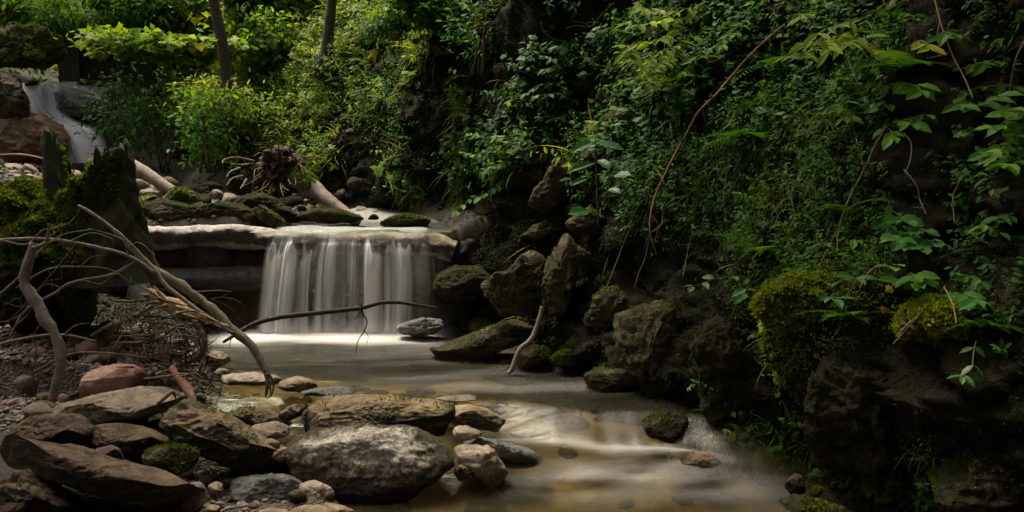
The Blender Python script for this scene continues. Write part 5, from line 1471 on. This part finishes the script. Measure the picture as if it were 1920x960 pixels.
def fern(label, px, py, L, n, face=(0, -1, .3), spread=1.2, m='fern', Y=None, rr=(.1, .9)):
    b = hit(px, py)[0] if Y is None else P(px, py, Y)
    o = empty("fern", tuple(b), label, "fern")
    f0 = Vector(face).normalized()
    for k in range(n):
        a = -spread + 2 * spread * k / max(1, n - 1)
        d = Matrix.Rotation(a + random.uniform(-.15, .15), 3, 'Z') @ f0 + Vector((0, 0, random.uniform(.1, .5)))
        st_ = leaves(FROND, np.array([b]), np.array([d]), np.array([(0, .0, 1) + rng.normal(0, .2, 3)]), np.array([L * random.uniform(.75, 1.1)]), np.array([rng.uniform(*rr)]))
        build_leaves("frond", [st_], M[m], parent=o)
    return o


fern("fern arching over the dark overhang at the top centre", 785, 110, .85, 4, face=(.9, -.5, .5), spread=.7)
fern("bright fern at the foot of the grassy slope", 440, 215, .75, 7, face=(-.7, -.7, .3))
fern("fern with drooping fronds below the bright fern", 430, 262, .6, 6, face=(-.7, -.7, .2))
fern("small fern on the slope left of the tree trunk", 355, 170, .6, 5, face=(-.4, -.8, .3), m='leafback')
fern("half-hidden fern on the slope beneath the leaning trunk", 500, 190, .6, 6, face=(-.2, -.9, .3))

for lb, px, py, L, n, fc in [("fern hanging under the yellow-green spray", 1265, 165, .45, 5, (-.8, -.6, -.1)), ("fern arching from the middle of the right bank", 1400, 260, .45, 6, (-.7, -.7, -.1)),
                             ("fern drooping over the moss ledge's left end", 1440, 470, .4, 6, (-.6, -.8, .1)), ("fern right of the long drooping bright leaves", 1690, 130, .45, 5, (-.5, -.8, -.1)),
                             ("fern above the round-leaved clump", 1590, 395, .38, 5, (-.4, -.9, .0)), ("feathery fern on the crest of the fresh moss", 1760, 585, .24, 9, (-.3, -.9, .1)),
                             ("feathery fern at the right end of the fresh moss", 1840, 615, .22, 8, (-.1, -.95, .05)), ("small fern low on the moss ledge", 1600, 600, .3, 6, (-.3, -.9, .2)),
                             ("fern in the shade below the ivy fan", 1050, 225, .45, 5, (-.7, -.7, -.1)), ("fern hanging at the upper edge between the leaf sprays", 1450, 120, .5, 5, (-.7, -.6, -.2))]:
    fern(lb, px, py, L, n, face=fc, m='leafmid', rr=(.2, .8))
for lb, pts, sd_ in [("bright moss cushion bulging at the left of the moss ledge", [(1405, 575), (1430, 530), (1480, 508), (1545, 512), (1610, 535), (1640, 580), (1600, 625), (1520, 640), (1440, 620)], 5), ("bright feathery moss cushion at the right of the moss ledge", [(1665, 610), (1690, 575), (1740, 555), (1800, 565), (1850, 595), (1880, 640), (1830, 660), (1740, 650), (1690, 645)], 6)]:
    cy_ = hit(np.mean([p[0] for p in pts]), np.mean([p[1] for p in pts]))[0].y
    cu = stone_obj("moss_cushion", lb, pts, cy_ + .12, .55, M['mossrock'], p=2.1, amp=.10, facets=1, seed=sd_, cat="moss")
    moss_on(cu, 26000, lambda p, n: (n[:, 2] > -.6) & (fbm(p * 7, 3, 9) > -.22), size=(.016, .05), tone=.78)

# ------------------------------------------------------------------ trees, shrubs and undergrowth behind
def crown(sets_n, c, rad, n, size, tmpl=LEAFS, clumps=30, rr=(0, 1), down=.25):
    cc = unit(clumps) * (rng.random((clumps, 1)) ** .4) * np.array(rad) + np.array(c)
    k = rng.integers(0, clumps, n)
    p = cc[k] + rng.normal(0, 1, (n, 3)) * np.array(rad) * rng.uniform(.10, .34, (clumps, 1))[k]
    ax = unit(n) * .8 + (p - np.array(c)) / np.array(rad) * .6 + np.array([0, 0, -down])
    up = unit(n) * .6 + np.array([0, -.2, 1])
    tone = np.clip(rng.uniform(rr[0], rr[1], clumps)[k] + rng.normal(0, .12, n), 0, 1)
    return leaves(tmpl, p, ax, up, size * rng.uniform(.6, 1.2, n), tone)


def shrub(name, label, px, py, Y, rx, ry, n, size, m, tmpl=LEAFS, clumps=26, cat="shrub", dz=None, rr=(0, 1)):
    c = P(px, py, Y)
    s = Y / FPX
    rad = (rx * s, (dz or (rx + ry) * .5 * s), ry * s)
    o = empty(name, tuple(c - Vector((0, 0, ry * s))), label, cat)
    build_leaves("foliage", [crown(None, tuple(c), rad, n, size, tmpl, clumps, rr)], M[m], parent=o)
    parts = []
    for k in range(7):
        a = unit(1)[0] * np.array(rad) * .7 + np.array(c)
        parts.append(tube([tuple(np.array(c) + np.array([rng.normal(0, .05), 0, -ry * s * 1.3])), tuple((np.array(c) + a) / 2 + rng.normal(0, .05, 3)), tuple(a)], [.018, .012, .005], n=10, seg=5))
    V, F = join(parts)
    build("stems", V, F, M['twig'], parent=o)
    return o


SHR = [
    ("leafy_shrub", "maple shrub with layered light leaves above the dark hollow", 300, 84, 13.2, 125, 20, 2300, .125, 'leafback', MAPLE),
    ("leafy_shrub", "dense green shrub in the upper left corner behind the mossy boulder", 40, 22, 16.5, 120, 34, 3000, .17, 'leafback', LEAF),
    ("leafy_shrub", "green shrub behind the timber wall at the top left", 190, 22, 15.6, 115, 34, 2400, .16, 'leafmid', LEAF),
    ("leafy_shrub", "tall bright shrub left of the leaning trunk", 330, 10, 16, 110, 50, 3000, .17, 'leafback', LEAF),
    ("leafy_shrub", "fresh green shrub between the two trunks", 510, 0, 15, 110, 45, 2600, .16, 'leafback', MAPLE),
    ("leafy_shrub", "sunlit shrub right of the leaning trunk's foot", 480, 75, 14.0, 75, 40, 1300, .15, 'leafback', LEAF),
    ("leafy_shrub", "dark green bush filling the hollow right of the upper waterfall", 305, 200, 13.6, 115, 95, 1500, .12, 'leafdark', LEAF),
    ("leafy_shrub", "light green shrub hiding the foot of the leaning trunk", 425, 178, 12.2, 85, 38, 900, .10, 'leafback', LEAF),
    ("leafy_shrub", "low green bush above the grey log", 385, 245, 11.8, 48, 60, 620, .10, 'leafmid', LEAF),
    ("leafy_shrub", "small dark conifer branch over the yellow slope", 740, 50, 10.6, 60, 18, 1300, .06, 'leafdark', LEAFS),
    ("leafy_shrub", "leafy bush at the top edge right of the second trunk", 800, 10, 10.4, 80, 32, 900, .11, 'leafmid', MAPLE),
    ("leafy_shrub", "dark leafy bush at the top of the shaded gap", 900, 60, 9.6, 60, 60, 500, .09, 'leafdark', LEAF),
]
for (nm, lb, px, py, Yd, rx, ry, n, sz, mt, tp) in SHR:
    shrub(nm, lb, px, py, Yd, rx, ry, n, sz, mt, tp)


def tree(label, pts, Y, rad, crown_c=None, crown_r=None, n=3500, size=.22, m='leafmid', mt='trunk', group=None):
    W = pxline(pts, Y) if Y else pts
    o = empty("tree", W[0], label, "tree", group)
    V, F = tube(W, rad, n=60, seg=16, rough=.09, seed=int(W[0][0] * 10) % 97)
    build("trunk", V, F, M[mt], parent=o)
    if crown_c is not None:
        build_leaves("crown", [crown(None, crown_c, crown_r, n, size, LEAFS, 40)], M[m], parent=o)
        parts = []
        for k in range(9):
            e = np.array(crown_c) + unit(1)[0] * np.array(crown_r) * .75
            b0 = np.array(W[-1]) * .6 + np.array(W[-2]) * .4
            parts.append(tube([tuple(b0), tuple((b0 + e) / 2 + rng.normal(0, .2, 3)), tuple(e)], [rad[-1] * .6, rad[-1] * .35, .01], n=12, seg=6))
        V, F = join(parts)
        build("limbs", V, F, M[mt], parent=o)
    return o


h1 = hit(424, 140)[0]
tree("mossy leaning tree trunk at the top of the grassy slope", [(428, 178), (422, 120), (414, 70), (402, 10), (392, -60), (380, -200), (340, -700)], 12.7, [.10, .085, .08, .08, .08, .07, .05], (-10.5, 17.0, 11.5), (2.2, 2.0, 1.6), 2600, .24, 'leafback')
h2 = hit(612, 120)[0]
tree("straight mossy tree trunk standing above the lit slope", [(600, 135), (612, 95), (618, 40), (622, 0), (626, -80), (632, -220), (620, -700)], float(h2.y) - .1, [.13, .09, .085, .08, .075, .07, .05], (-3.5, 19.5, 11.5), (2.2, 2.0, 1.6), 2600, .24, 'leafback')
tree("thin dark sapling trunk behind the maple shrub", [(284, 70), (284, 30), (285, 0), (288, -120)], 17.0, [.08, .07, .07, .05])
tree("slender trunk between sapling and leaning tree", [(338, 60), (336, 20), (334, -10), (330, -150)], 16.5, [.07, .06, .06, .04])

def shade_tree(label, x, y, cx, cy, cz, rad, n, size=.26, tr=.16):  # adds an unseen tree, placed for the shade its crown gives
    z = down(x, y)
    pts = [(x, y, z - .3), (x * .96 + cx * .04, y * .96 + cy * .04, z + 1.2), (x * .8 + cx * .2, y * .8 + cy * .2, z * .5 + cz * .5), (x * .45 + cx * .55, y * .45 + cy * .55, cz - .1)]
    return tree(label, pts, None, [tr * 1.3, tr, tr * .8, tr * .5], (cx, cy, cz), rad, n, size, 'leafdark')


shade_tree("unseen tree added to darken the near end of the right bank", 6.2, 3.4, 3.6, 4.3, 6.1, (2.3, 3.0, 1.0), 8500)
shade_tree("tall unseen tree added against sky light behind the photographer's left shoulder", -4.2, -2.2, -2.6, -.6, 5.4, (3.2, 2.4, 1.6), 6000, .32)  # added crowns out of view, cutting the sky light on front faces
shade_tree("tall unseen tree added against sky light behind the photographer's right shoulder", 3.4, -2.6, 1.8, -.8, 5.2, (3.0, 2.6, 1.6), 6000, .32)
shade_tree("slim unseen tree added to shade the leaves above the moss ledge", 4.4, 8.2, .35, 6.7, 6.5, (1.1, 1.2, .6), 900, .22, .09)
shade_tree("unseen tree added on the right bank so its limbs shade the rapids", 3.2, 10.5, -.8, 7.6, 6.6, (1.0, 1.1, .55), 1300, .22, .10)
shade_tree("unseen tree added on the left bank to shade the pool", -8.0, 9.6, -2.9, 9.0, 6.7, (1.1, 1.1, .55), 1000, .22, .12)
forest_sets = []
for (fx, fy, fz, fr, fh, fn_) in [(-20, 20, 9, 5, 6, 2200), (-13, 24, 12, 5, 7, 2400), (-6, 25, 13, 5, 7, 2400), (1, 24, 13, 5, 6, 2200), (7, 20, 12, 5, 6, 2000), (11, 13, 11, 4, 5, 1800), (-22, 12, 7, 4, 6, 1800), (-17, 6, 6, 4, 5, 1600)]:
    forest_sets.append(crown(None, (fx, fy, fz - 1), (fr, fr * .7, fh * .75), fn_, .6, LEAFS, 40))
o = build_leaves("forest", forest_sets, M['leafmid'])
tag(o, kind="stuff")
shade_tree("unseen tree added left of the gravel bank to shade the slabs", -8.0, 4.2, -4.9, 6.1, 6.2, (1.6, 1.7, .9), 2600, .3)  # crown put out of view to dim the lower left
shade_tree("low bushy unseen tree added behind the camera to keep stone fronts dark", .2, -3.4, .0, -2.6, 2.6, (4.5, 1.2, 2.2), 6000, .32)  # added light blocker, never in view

tw = empty("timber_wall", P(165, 150, 16.2), "dark mossy timber wall with a pale post behind the upper waterfall", "timber wall")
def box(x0, x1, y0, y1, z0, z1, n=14):
    g = np.linspace(-1, 1, n)
    V, F, k = [], [], 0
    c = np.array([(x0 + x1) / 2, (y0 + y1) / 2, (z0 + z1) / 2])
    h = np.array([x1 - x0, y1 - y0, z1 - z0]) / 2
    A, B = np.meshgrid(g, g, indexing='ij')
    for ax_ in range(3):
        for s in (-1, 1):
            q = np.zeros((n * n, 3))
            q[:, ax_] = s
            q[:, (ax_ + 1) % 3] = A.ravel()
            q[:, (ax_ + 2) % 3] = B.ravel()
            V.append(c + q * h); F.append(grid_faces(n, n) + k); k += n * n
    V = np.vstack(V)
    return V + .03 * np.stack([fbm(V * 3, 2, 1), fbm(V * 3, 2, 2), fbm(V * 3, 2, 3)], 1), np.vstack(F)


def pbox(a, b, c, d, Y, t):
    u, v = P(a, d, Y), P(c, b, Y)
    return box(u.x, v.x, Y, Y + t, u.z, v.z)


build("beam", *pbox(105, 45, 290, 60, 16.0, .4), M['stump'], parent=tw)
build("wall_panel", *pbox(110, 58, 285, 165, 16.25, .3), M['stump'], parent=tw)
build("post", *pbox(137, 62, 146, 158, 16.05, .12), M['trunk'], parent=tw)

# undergrowth: what nobody could count
_qa, _qb, _qc, _qd = (CVf[CF[:, i]] for i in range(4))
_fc = (_qa + _qb + _qc + _qd) / 4
_fn = np.cross(_qc - _qa, _qd - _qb)
_far = np.linalg.norm(_fn, axis=1)
_fn /= _far[:, None] + 1e-12
_fx, _fy = project(_fc)
_fin = (_fx > -250) & (_fx < 2250) & (_fy > -300) & (_fy < 1150) & (_fc[:, 1] > 2.5) & (_fc[:, 2] < 6)


def on_bank(n, L, ns=2.2, thr=.3, fn=.35):
    d = blobs(_fx, _fy, L) + fn * 2.2 * fbm(_fc * np.array([1.5, 1.5, 1.5]), 4, 21) - fn * .15
    wt = _far * _fin * np.clip((d - thr + .12) / .3, 0, 1)
    idx = rng.choice(len(CF), n, p=wt / wt.sum())
    u, v = rng.random((2, n, 1))
    p = (_qa[idx] * (1 - u) + _qb[idx] * u) * (1 - v) + (_qd[idx] * (1 - u) + _qc[idx] * u) * v
    nn = _fn[idx]
    vw = p - np.array([0, 0, CAMZ])
    h = np.stack([-np.interp(p[:, 1], BANK[::1, 1], np.r_[nrm[0:1, 0], np.interp(seg[1:], ss, nrm[:, 0])]), -np.interp(p[:, 1], BANK[:, 1], np.interp(seg, ss, nrm[:, 1])), np.full(n, .5)], 1)
    return p, nn * np.sign((nn * h).sum(1))[:, None]


def plants(name, n, L, tmpl, size, m, thr=.3, tone=.5, per=12, reach=.14, droop=.3, fn=.35):
    """leaf rosettes and little shoots: each centre carries its own leaves"""
    p, nn = on_bank(n, L, 2.2, thr, fn)
    ax0 = nn * .8 + np.array([0, -.1, .25]) + unit(n) * .5
    ax0 /= np.linalg.norm(ax0, axis=1)[:, None]
    szc = rng.uniform(size[0], size[1], n) * np.clip(p[:, 1] / 6, .8, 1.5)
    tc = np.clip(tone + .4 * fbm(p * 2, 2, 14) + rng.normal(0, .18, n), 0, 1)
    k = np.repeat(np.arange(n), per)
    N = len(k)
    f = rng.random((N, 1))
    pos = p[k] + ax0[k] * f * reach * (szc[k] / size[0])[:, None] * rng.uniform(.5, 1.2, (n, 1))[k]
    rad = unit(N)
    rad -= (rad * ax0[k]).sum(1)[:, None] * ax0[k] * .8
    ax = rad + ax0[k] * .35 + np.array([0, 0, -droop])
    up = ax0[k] * .5 + np.array([0, -.15, .8]) + unit(N) * .3
    o = build_leaves(name, [leaves(tmpl, pos, ax, up, szc[k] * rng.uniform(.6, 1.1, N) * (1.1 - .45 * f[:, 0]), np.clip(tc[k] + rng.normal(0, .07, N), 0, 1))], M[m])
    return tag(o, kind="stuff")


def cover(name, n, L, tmpl, size, m, lean, down, thr=.3, ns=2.2, tone=.5, lift=.0, spread=.6, kk=3, fn=.35):
    p, nn = on_bank(n, L, ns, thr, fn)
    N = len(p)
    ax = nn * lean + np.array([0, 0, -down]) + unit(N) * spread
    up = nn * .5 + np.array([0, 0, .7]) + unit(N) * .5
    sz = rng.uniform(size[0], size[1], N) * np.clip(p[:, 1] / 6, .75, 1.6)
    tn = np.clip(tone + .45 * fbm(p * kk, 2, 14) + rng.normal(0, .17, N), 0, 1)
    o = build_leaves(name, [leaves(tmpl, p + nn * lift * rng.random((N, 1)), ax, up, sz, tn)], M[m])
    return tag(o, kind="stuff")


SLOPE = [(500, 140, 160, 140, 1), (600, 100, 120, 120, 1), (430, 90, 130, 110, 1), (720, 50, 100, 60, .7), (590, 250, 60, 90, .5), (430, 290, 60, 60, .5)]
cover("slope_grass", 11000, SLOPE, BLADE, (.12, .30), 'grass', .7, .25, tone=.5, spread=.55)
plants("slope_weeds", 2600, SLOPE + [(800, 70, 90, 50, .45), (400, 160, 90, 110, .8)], LEAF, (.05, .095), 'leafback', thr=.36, tone=.55, per=12, reach=.16)
plants("slope_maple_seedlings", 420, [(480, 60, 200, 60, 1), (600, 130, 140, 90, .8), (430, 140, 90, 110, .9)], MAPLE, (.09, .15), 'leafback', thr=.36, tone=.6, per=6, reach=.14)
HANG = [(1330, 300, 170, 170, .9), (1460, 330, 130, 170, .9), (1250, 250, 110, 120, .7), (1560, 430, 160, 110, .8), (1350, 440, 90, 90, .6)]
cover("hanging_grass", 5200, HANG, BLADE, (.12, .28), 'grass', .6, .65, tone=.22, spread=.4, thr=.36)
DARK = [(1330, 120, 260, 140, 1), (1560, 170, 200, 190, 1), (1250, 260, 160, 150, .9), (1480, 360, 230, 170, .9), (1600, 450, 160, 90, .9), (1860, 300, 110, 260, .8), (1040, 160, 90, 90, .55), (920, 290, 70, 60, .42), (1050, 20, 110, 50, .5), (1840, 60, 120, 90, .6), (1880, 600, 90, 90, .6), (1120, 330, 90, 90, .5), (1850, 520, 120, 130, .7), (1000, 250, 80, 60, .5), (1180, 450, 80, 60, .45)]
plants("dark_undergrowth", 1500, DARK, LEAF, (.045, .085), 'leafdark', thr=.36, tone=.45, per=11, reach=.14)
plants("ivy_cover", 700, [(1330, 60, 260, 90, 1), (1560, 130, 220, 150, 1), (1240, 230, 130, 110, .8), (1860, 300, 100, 240, .9), (1040, 130, 90, 100, .7), (905, 290, 60, 60, .5), (850, 50, 80, 50, .5)], MAPLE, (.06, .10), 'leafdark', thr=.38, tone=.65, per=7, reach=.16)
plants("green_undergrowth", 1000, [(1330, 110, 230, 120, .9), (1540, 150, 190, 170, .9), (1300, 300, 160, 140, .7), (1500, 280, 170, 150, .8), (1580, 470, 170, 90, .8), (1450, 400, 120, 90, .7)], LEAF, (.04, .075), 'leafmid', thr=.42, tone=.45, per=12, reach=.14)
plants("fine_undergrowth", 1100, [(1360, 330, 190, 190, .9), (1500, 300, 160, 200, .9), (1600, 520, 220, 110, .9), (1250, 280, 110, 140, .7), (1800, 620, 130, 60, .6), (720, 180, 130, 110, .6)], LEAFS, (.02, .036), 'leafmid', thr=.36, tone=.4, per=16, reach=.22)
MOSSY = [(1490, 565, 90, 70, 1.1), (1600, 540, 120, 80, .8), (1770, 595, 120, 70, 1.1), (1460, 235, 90, 70, .8), (1540, 200, 60, 70, .8), (1380, 350, 120, 140, .55), (1250, 260, 40, 90, .6), (1560, 640, 120, 50, .6), (1420, 480, 120, 60, .5)]
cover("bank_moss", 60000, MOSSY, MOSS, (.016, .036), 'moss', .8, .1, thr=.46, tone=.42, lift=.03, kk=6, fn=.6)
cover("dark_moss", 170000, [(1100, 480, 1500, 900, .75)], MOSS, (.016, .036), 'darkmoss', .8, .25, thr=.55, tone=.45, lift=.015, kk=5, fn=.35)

# forest floor behind the upper stream
p, nn = surf_samples(TERR_V, TERR_F, 120000)
k = (p[:, 1] > 12) & (p[:, 1] < 30) & (p[:, 0] > -22) & (p[:, 0] < 2) & ((p[:, 2] > 3.55) | (p[:, 1] > 16.3))
p = p[k]
N = len(p)
o = build_leaves("forest_undergrowth", [leaves(LEAFS, p + np.array([0, 0, 1]) * rng.random((N, 1)) * .7, unit(N) + np.array([0, -.3, .2]), unit(N) * .6 + np.array([0, -.2, 1]), rng.uniform(.12, .25, N), np.clip(.4 + .4 * fbm(p, 2, 5) + rng.normal(0, .15, N), 0, 1))], M['leafback'])
tag(o, kind="stuff")

# ------------------------------------------------------------------ pebbles
protos = {}
def pebble_mesh(mt, seed):
    key = (mt, seed)
    if key in protos: return protos[key]
    n, K = 18, 11
    th_ = np.linspace(0, 2 * math.pi, n, endpoint=False)
    ph = np.linspace(-math.pi / 2, math.pi / 2, K)
    T, Ph = np.meshgrid(th_, ph, indexing='ij')
    rs = np.random.default_rng(seed)
    ex = rs.uniform(2.0, 3.2)
    cz = np.sign(np.cos(Ph)) * np.abs(np.cos(Ph)) ** (2 / ex)
    V = np.stack([np.cos(T) * cz, np.sin(T) * cz * rs.uniform(.55, .9), np.sign(np.sin(Ph)) * np.abs(np.sin(Ph)) ** (2 / ex) * rs.uniform(.4, .75)], -1).reshape(-1, 3)
    for kf in range(4):
        d = rs.normal(size=3); d /= np.linalg.norm(d)
        V = V - (np.maximum(0, V @ d - .55) * .8)[:, None] * d
    V = V * (1 + .18 * fbm(V * 1.3 + seed, 2, seed))[:, None]
    o = build("pebble", V, grid_faces(n, K, True), M[mt])
    me = o.data
    bpy.data.objects.remove(o)
    protos[key] = me
    return me


def scatter_stones(name, label, cat, group, n, xr, yr, sr, mats, ok=None, sink=.3, zfix=None, power=2.0):
    k = 0
    tries = 0
    while k < n and tries < n * 30:
        tries += 1
        x, y = rng.uniform(*xr), rng.uniform(*yr)
        if ok is not None and not ok(x, y): continue
        z = down(x, y)
        if y < 8.5 and z > (zfix if zfix is not None else .75): continue
        if y >= 8.5 and z > np.interp(y, [8.9, 13], [1.45, 2.4]): continue
        s = sr[0] + (sr[1] - sr[0]) * rng.random() ** power
        me = pebble_mesh(mats[rng.integers(len(mats))], int(rng.integers(0, 5)))
        o = bpy.data.objects.new(name, me)
        COL.objects.link(o)
        o.location = (x, y, z + s * (.5 - sink))
        o.scale = (s, s, s)
        o.rotation_euler = (rng.normal(0, .3), rng.normal(0, .3), rng.uniform(0, 6.28))
        tag(o, label, cat, group)
        k += 1


lx_ = lambda x, y: left_x(y)
scatter_stones("pebble", "rounded pebble on the left gravel bank", "pebble", "pebbles on the left gravel bank", 180, (-4.0, -1.9), (4.9, 7.0), (.022, .10), ['brown', 'grey', 'pink', 'red', 'ochre', 'grey', 'brown'], lambda x, y: x < left_x(y) - .02 and x > left_x(y) - 1.6)
scatter_stones("pebble", "small stone in the gaps between the foreground slabs", "pebble", "stones among the foreground slabs", 70, (-2.4, -.75), (4.0, 5.3), (.022, .085), ['brown', 'grey', 'pink', 'brown', 'ochre', 'darkwet'], lambda x, y: x < left_x(y) + .35)
scatter_stones("stream_stone", "stone lying on the upper stream bed behind the weir", "stone", "stones behind the weir", 190, (-6.5, -1.6), (8.95, 11.5), (.04, .17), ['pink', 'grey', 'slab', 'ochre', 'bank', 'bank', 'bankdark'], lambda x, y: y > 9.5 or x < -2.5, sink=.2)
scatter_stones("shelf_stone", "brown stone on the shelf left of the stump", "stone", "stones on the shelf by the upper fall", 70, (-8.5, -4.6), (8.6, 13.0), (.06, .22), ['brown', 'sand', 'grey', 'slab', 'pink'], lambda x, y: True, sink=.2)
scatter_stones("bed_stone", "amber stone under the clear shallow water", "stone", "amber stones on the stream bed", 90, (-1.9, 1.4), (4.2, 7.6), (.07, .20), ['amber', 'ochre', 'amber', 'brown', 'slab'], lambda x, y: left_x(y) + .25 < x < bank_x(y) - .15, sink=.75, zfix=-.16)
scatter_stones("bank_stone", "dark rubble stone along the foot of the right bank", "stone", "rubble along the right shore", 46, (-.8, 2.0), (4.6, 8.4), (.05, .18), ['bank', 'bankdark', 'mossrock'], lambda x, y: bank_x(y) - .3 < x < bank_x(y) + .12, sink=.2, zfix=.15)
def loose(name, n, xr, yr, sr, m, ok, tmpl, flat=False, seed=0):
    P_, S_ = [], []
    while len(P_) < n:
        x, y = rng.uniform(*xr), rng.uniform(*yr)
        if not ok(x, y): continue
        loc, nn, i, t = BV.ray_cast(Vector((x, y, 2.6)), Vector((0, 0, -1)), 6)
        if loc is None or (y < 8.5 and loc.z > .8): continue
        P_.append(loc); S_.append(sr[0] + (sr[1] - sr[0]) * rng.random() ** 2)
    P_ = np.array(P_); S_ = np.array(S_)
    N = len(P_)
    ax = unit(N); ax[:, 2] *= .25
    up = unit(N) * (.35 if flat else .5) + np.array([0, 0, 1])
    o = build_leaves(name, [leaves(tmpl, P_ + np.array([0, 0, 1]) * S_[:, None] * (.15 if flat else .2), ax, up, S_, rng.random(N))], m)
    return tag(o, kind="stuff")


def grain():
    n, K = 9, 6
    T, Ph = np.meshgrid(np.linspace(0, 2 * math.pi, n, endpoint=False), np.linspace(-1.5, 1.5, K), indexing='ij')
    V = np.stack([np.cos(T) * np.cos(Ph), .75 * np.sin(T) * np.cos(Ph), .5 * np.sin(Ph)], -1).reshape(-1, 3)
    V = V * (1 + .3 * fbm(V * 1.6, 2, 5))[:, None]
    F = grid_faces(n, K, True)
    return V, np.vstack([F[:, [0, 1, 2]], F[:, [0, 2, 3]]])


gm, gnt, gb = new_mat("gravel_grains")
gat = nd(gnt, "ShaderNodeAttribute", attribute_name="rnd")
grp_ = ramp(gnt, [(0, (.05, .038, .026)), (.25, (.12, .09, .06)), (.5, (.17, .11, .075)), (.7, (.20, .165, .125)), (.85, (.13, .12, .105)), (1, (.27, .23, .18))], gat.outputs["Fac"])
gnt.links.new(grp_.outputs[0], gb.inputs["Base Color"])
gb.inputs["Roughness"].default_value = .7
GR = grain()
loose("gravel", 5200, (-4.4, -.6), (4.0, 7.1), (.010, .034), gm, lambda x, y: x < left_x(y) + .3 and (y > 4.9 or -1.95 < x < -1.35), GR)
loose("upper_gravel", 2600, (-7.5, -2.3), (8.9, 12.5), (.018, .06), gm, lambda x, y: True, GR)
loose("floor_shade_moss", 12000, (-5.4, -2.7), (7.0, 8.75), (.03, .07), M['darkmoss'], lambda x, y: x < left_x(y) - .05, MOSS)  # dark moss tufts added over sunlit soil to stand in for shade
loose("floor_debris", 7000, (-7.5, -.2), (8.9, 13.5), (.05, .11), M['darkmoss'], lambda x, y: x < -3.5 or x > -.9 or y > 10.4, MOSS)
litter = leafmat("dead_leaf_litter", [(.07, .04, .02), (.14, .08, .035), (.20, .13, .06), (.11, .055, .028)], .15, .8)
loose("leaf_litter", 420, (-4.4, -.7), (4.0, 8.4), (.035, .075), litter, lambda x, y: x < left_x(y) + .1, LEAF, True)
for o in list(bpy.data.objects):
    if o.parent is None and o.get("category") and not o.get("kind"): o["kind"] = "thing"
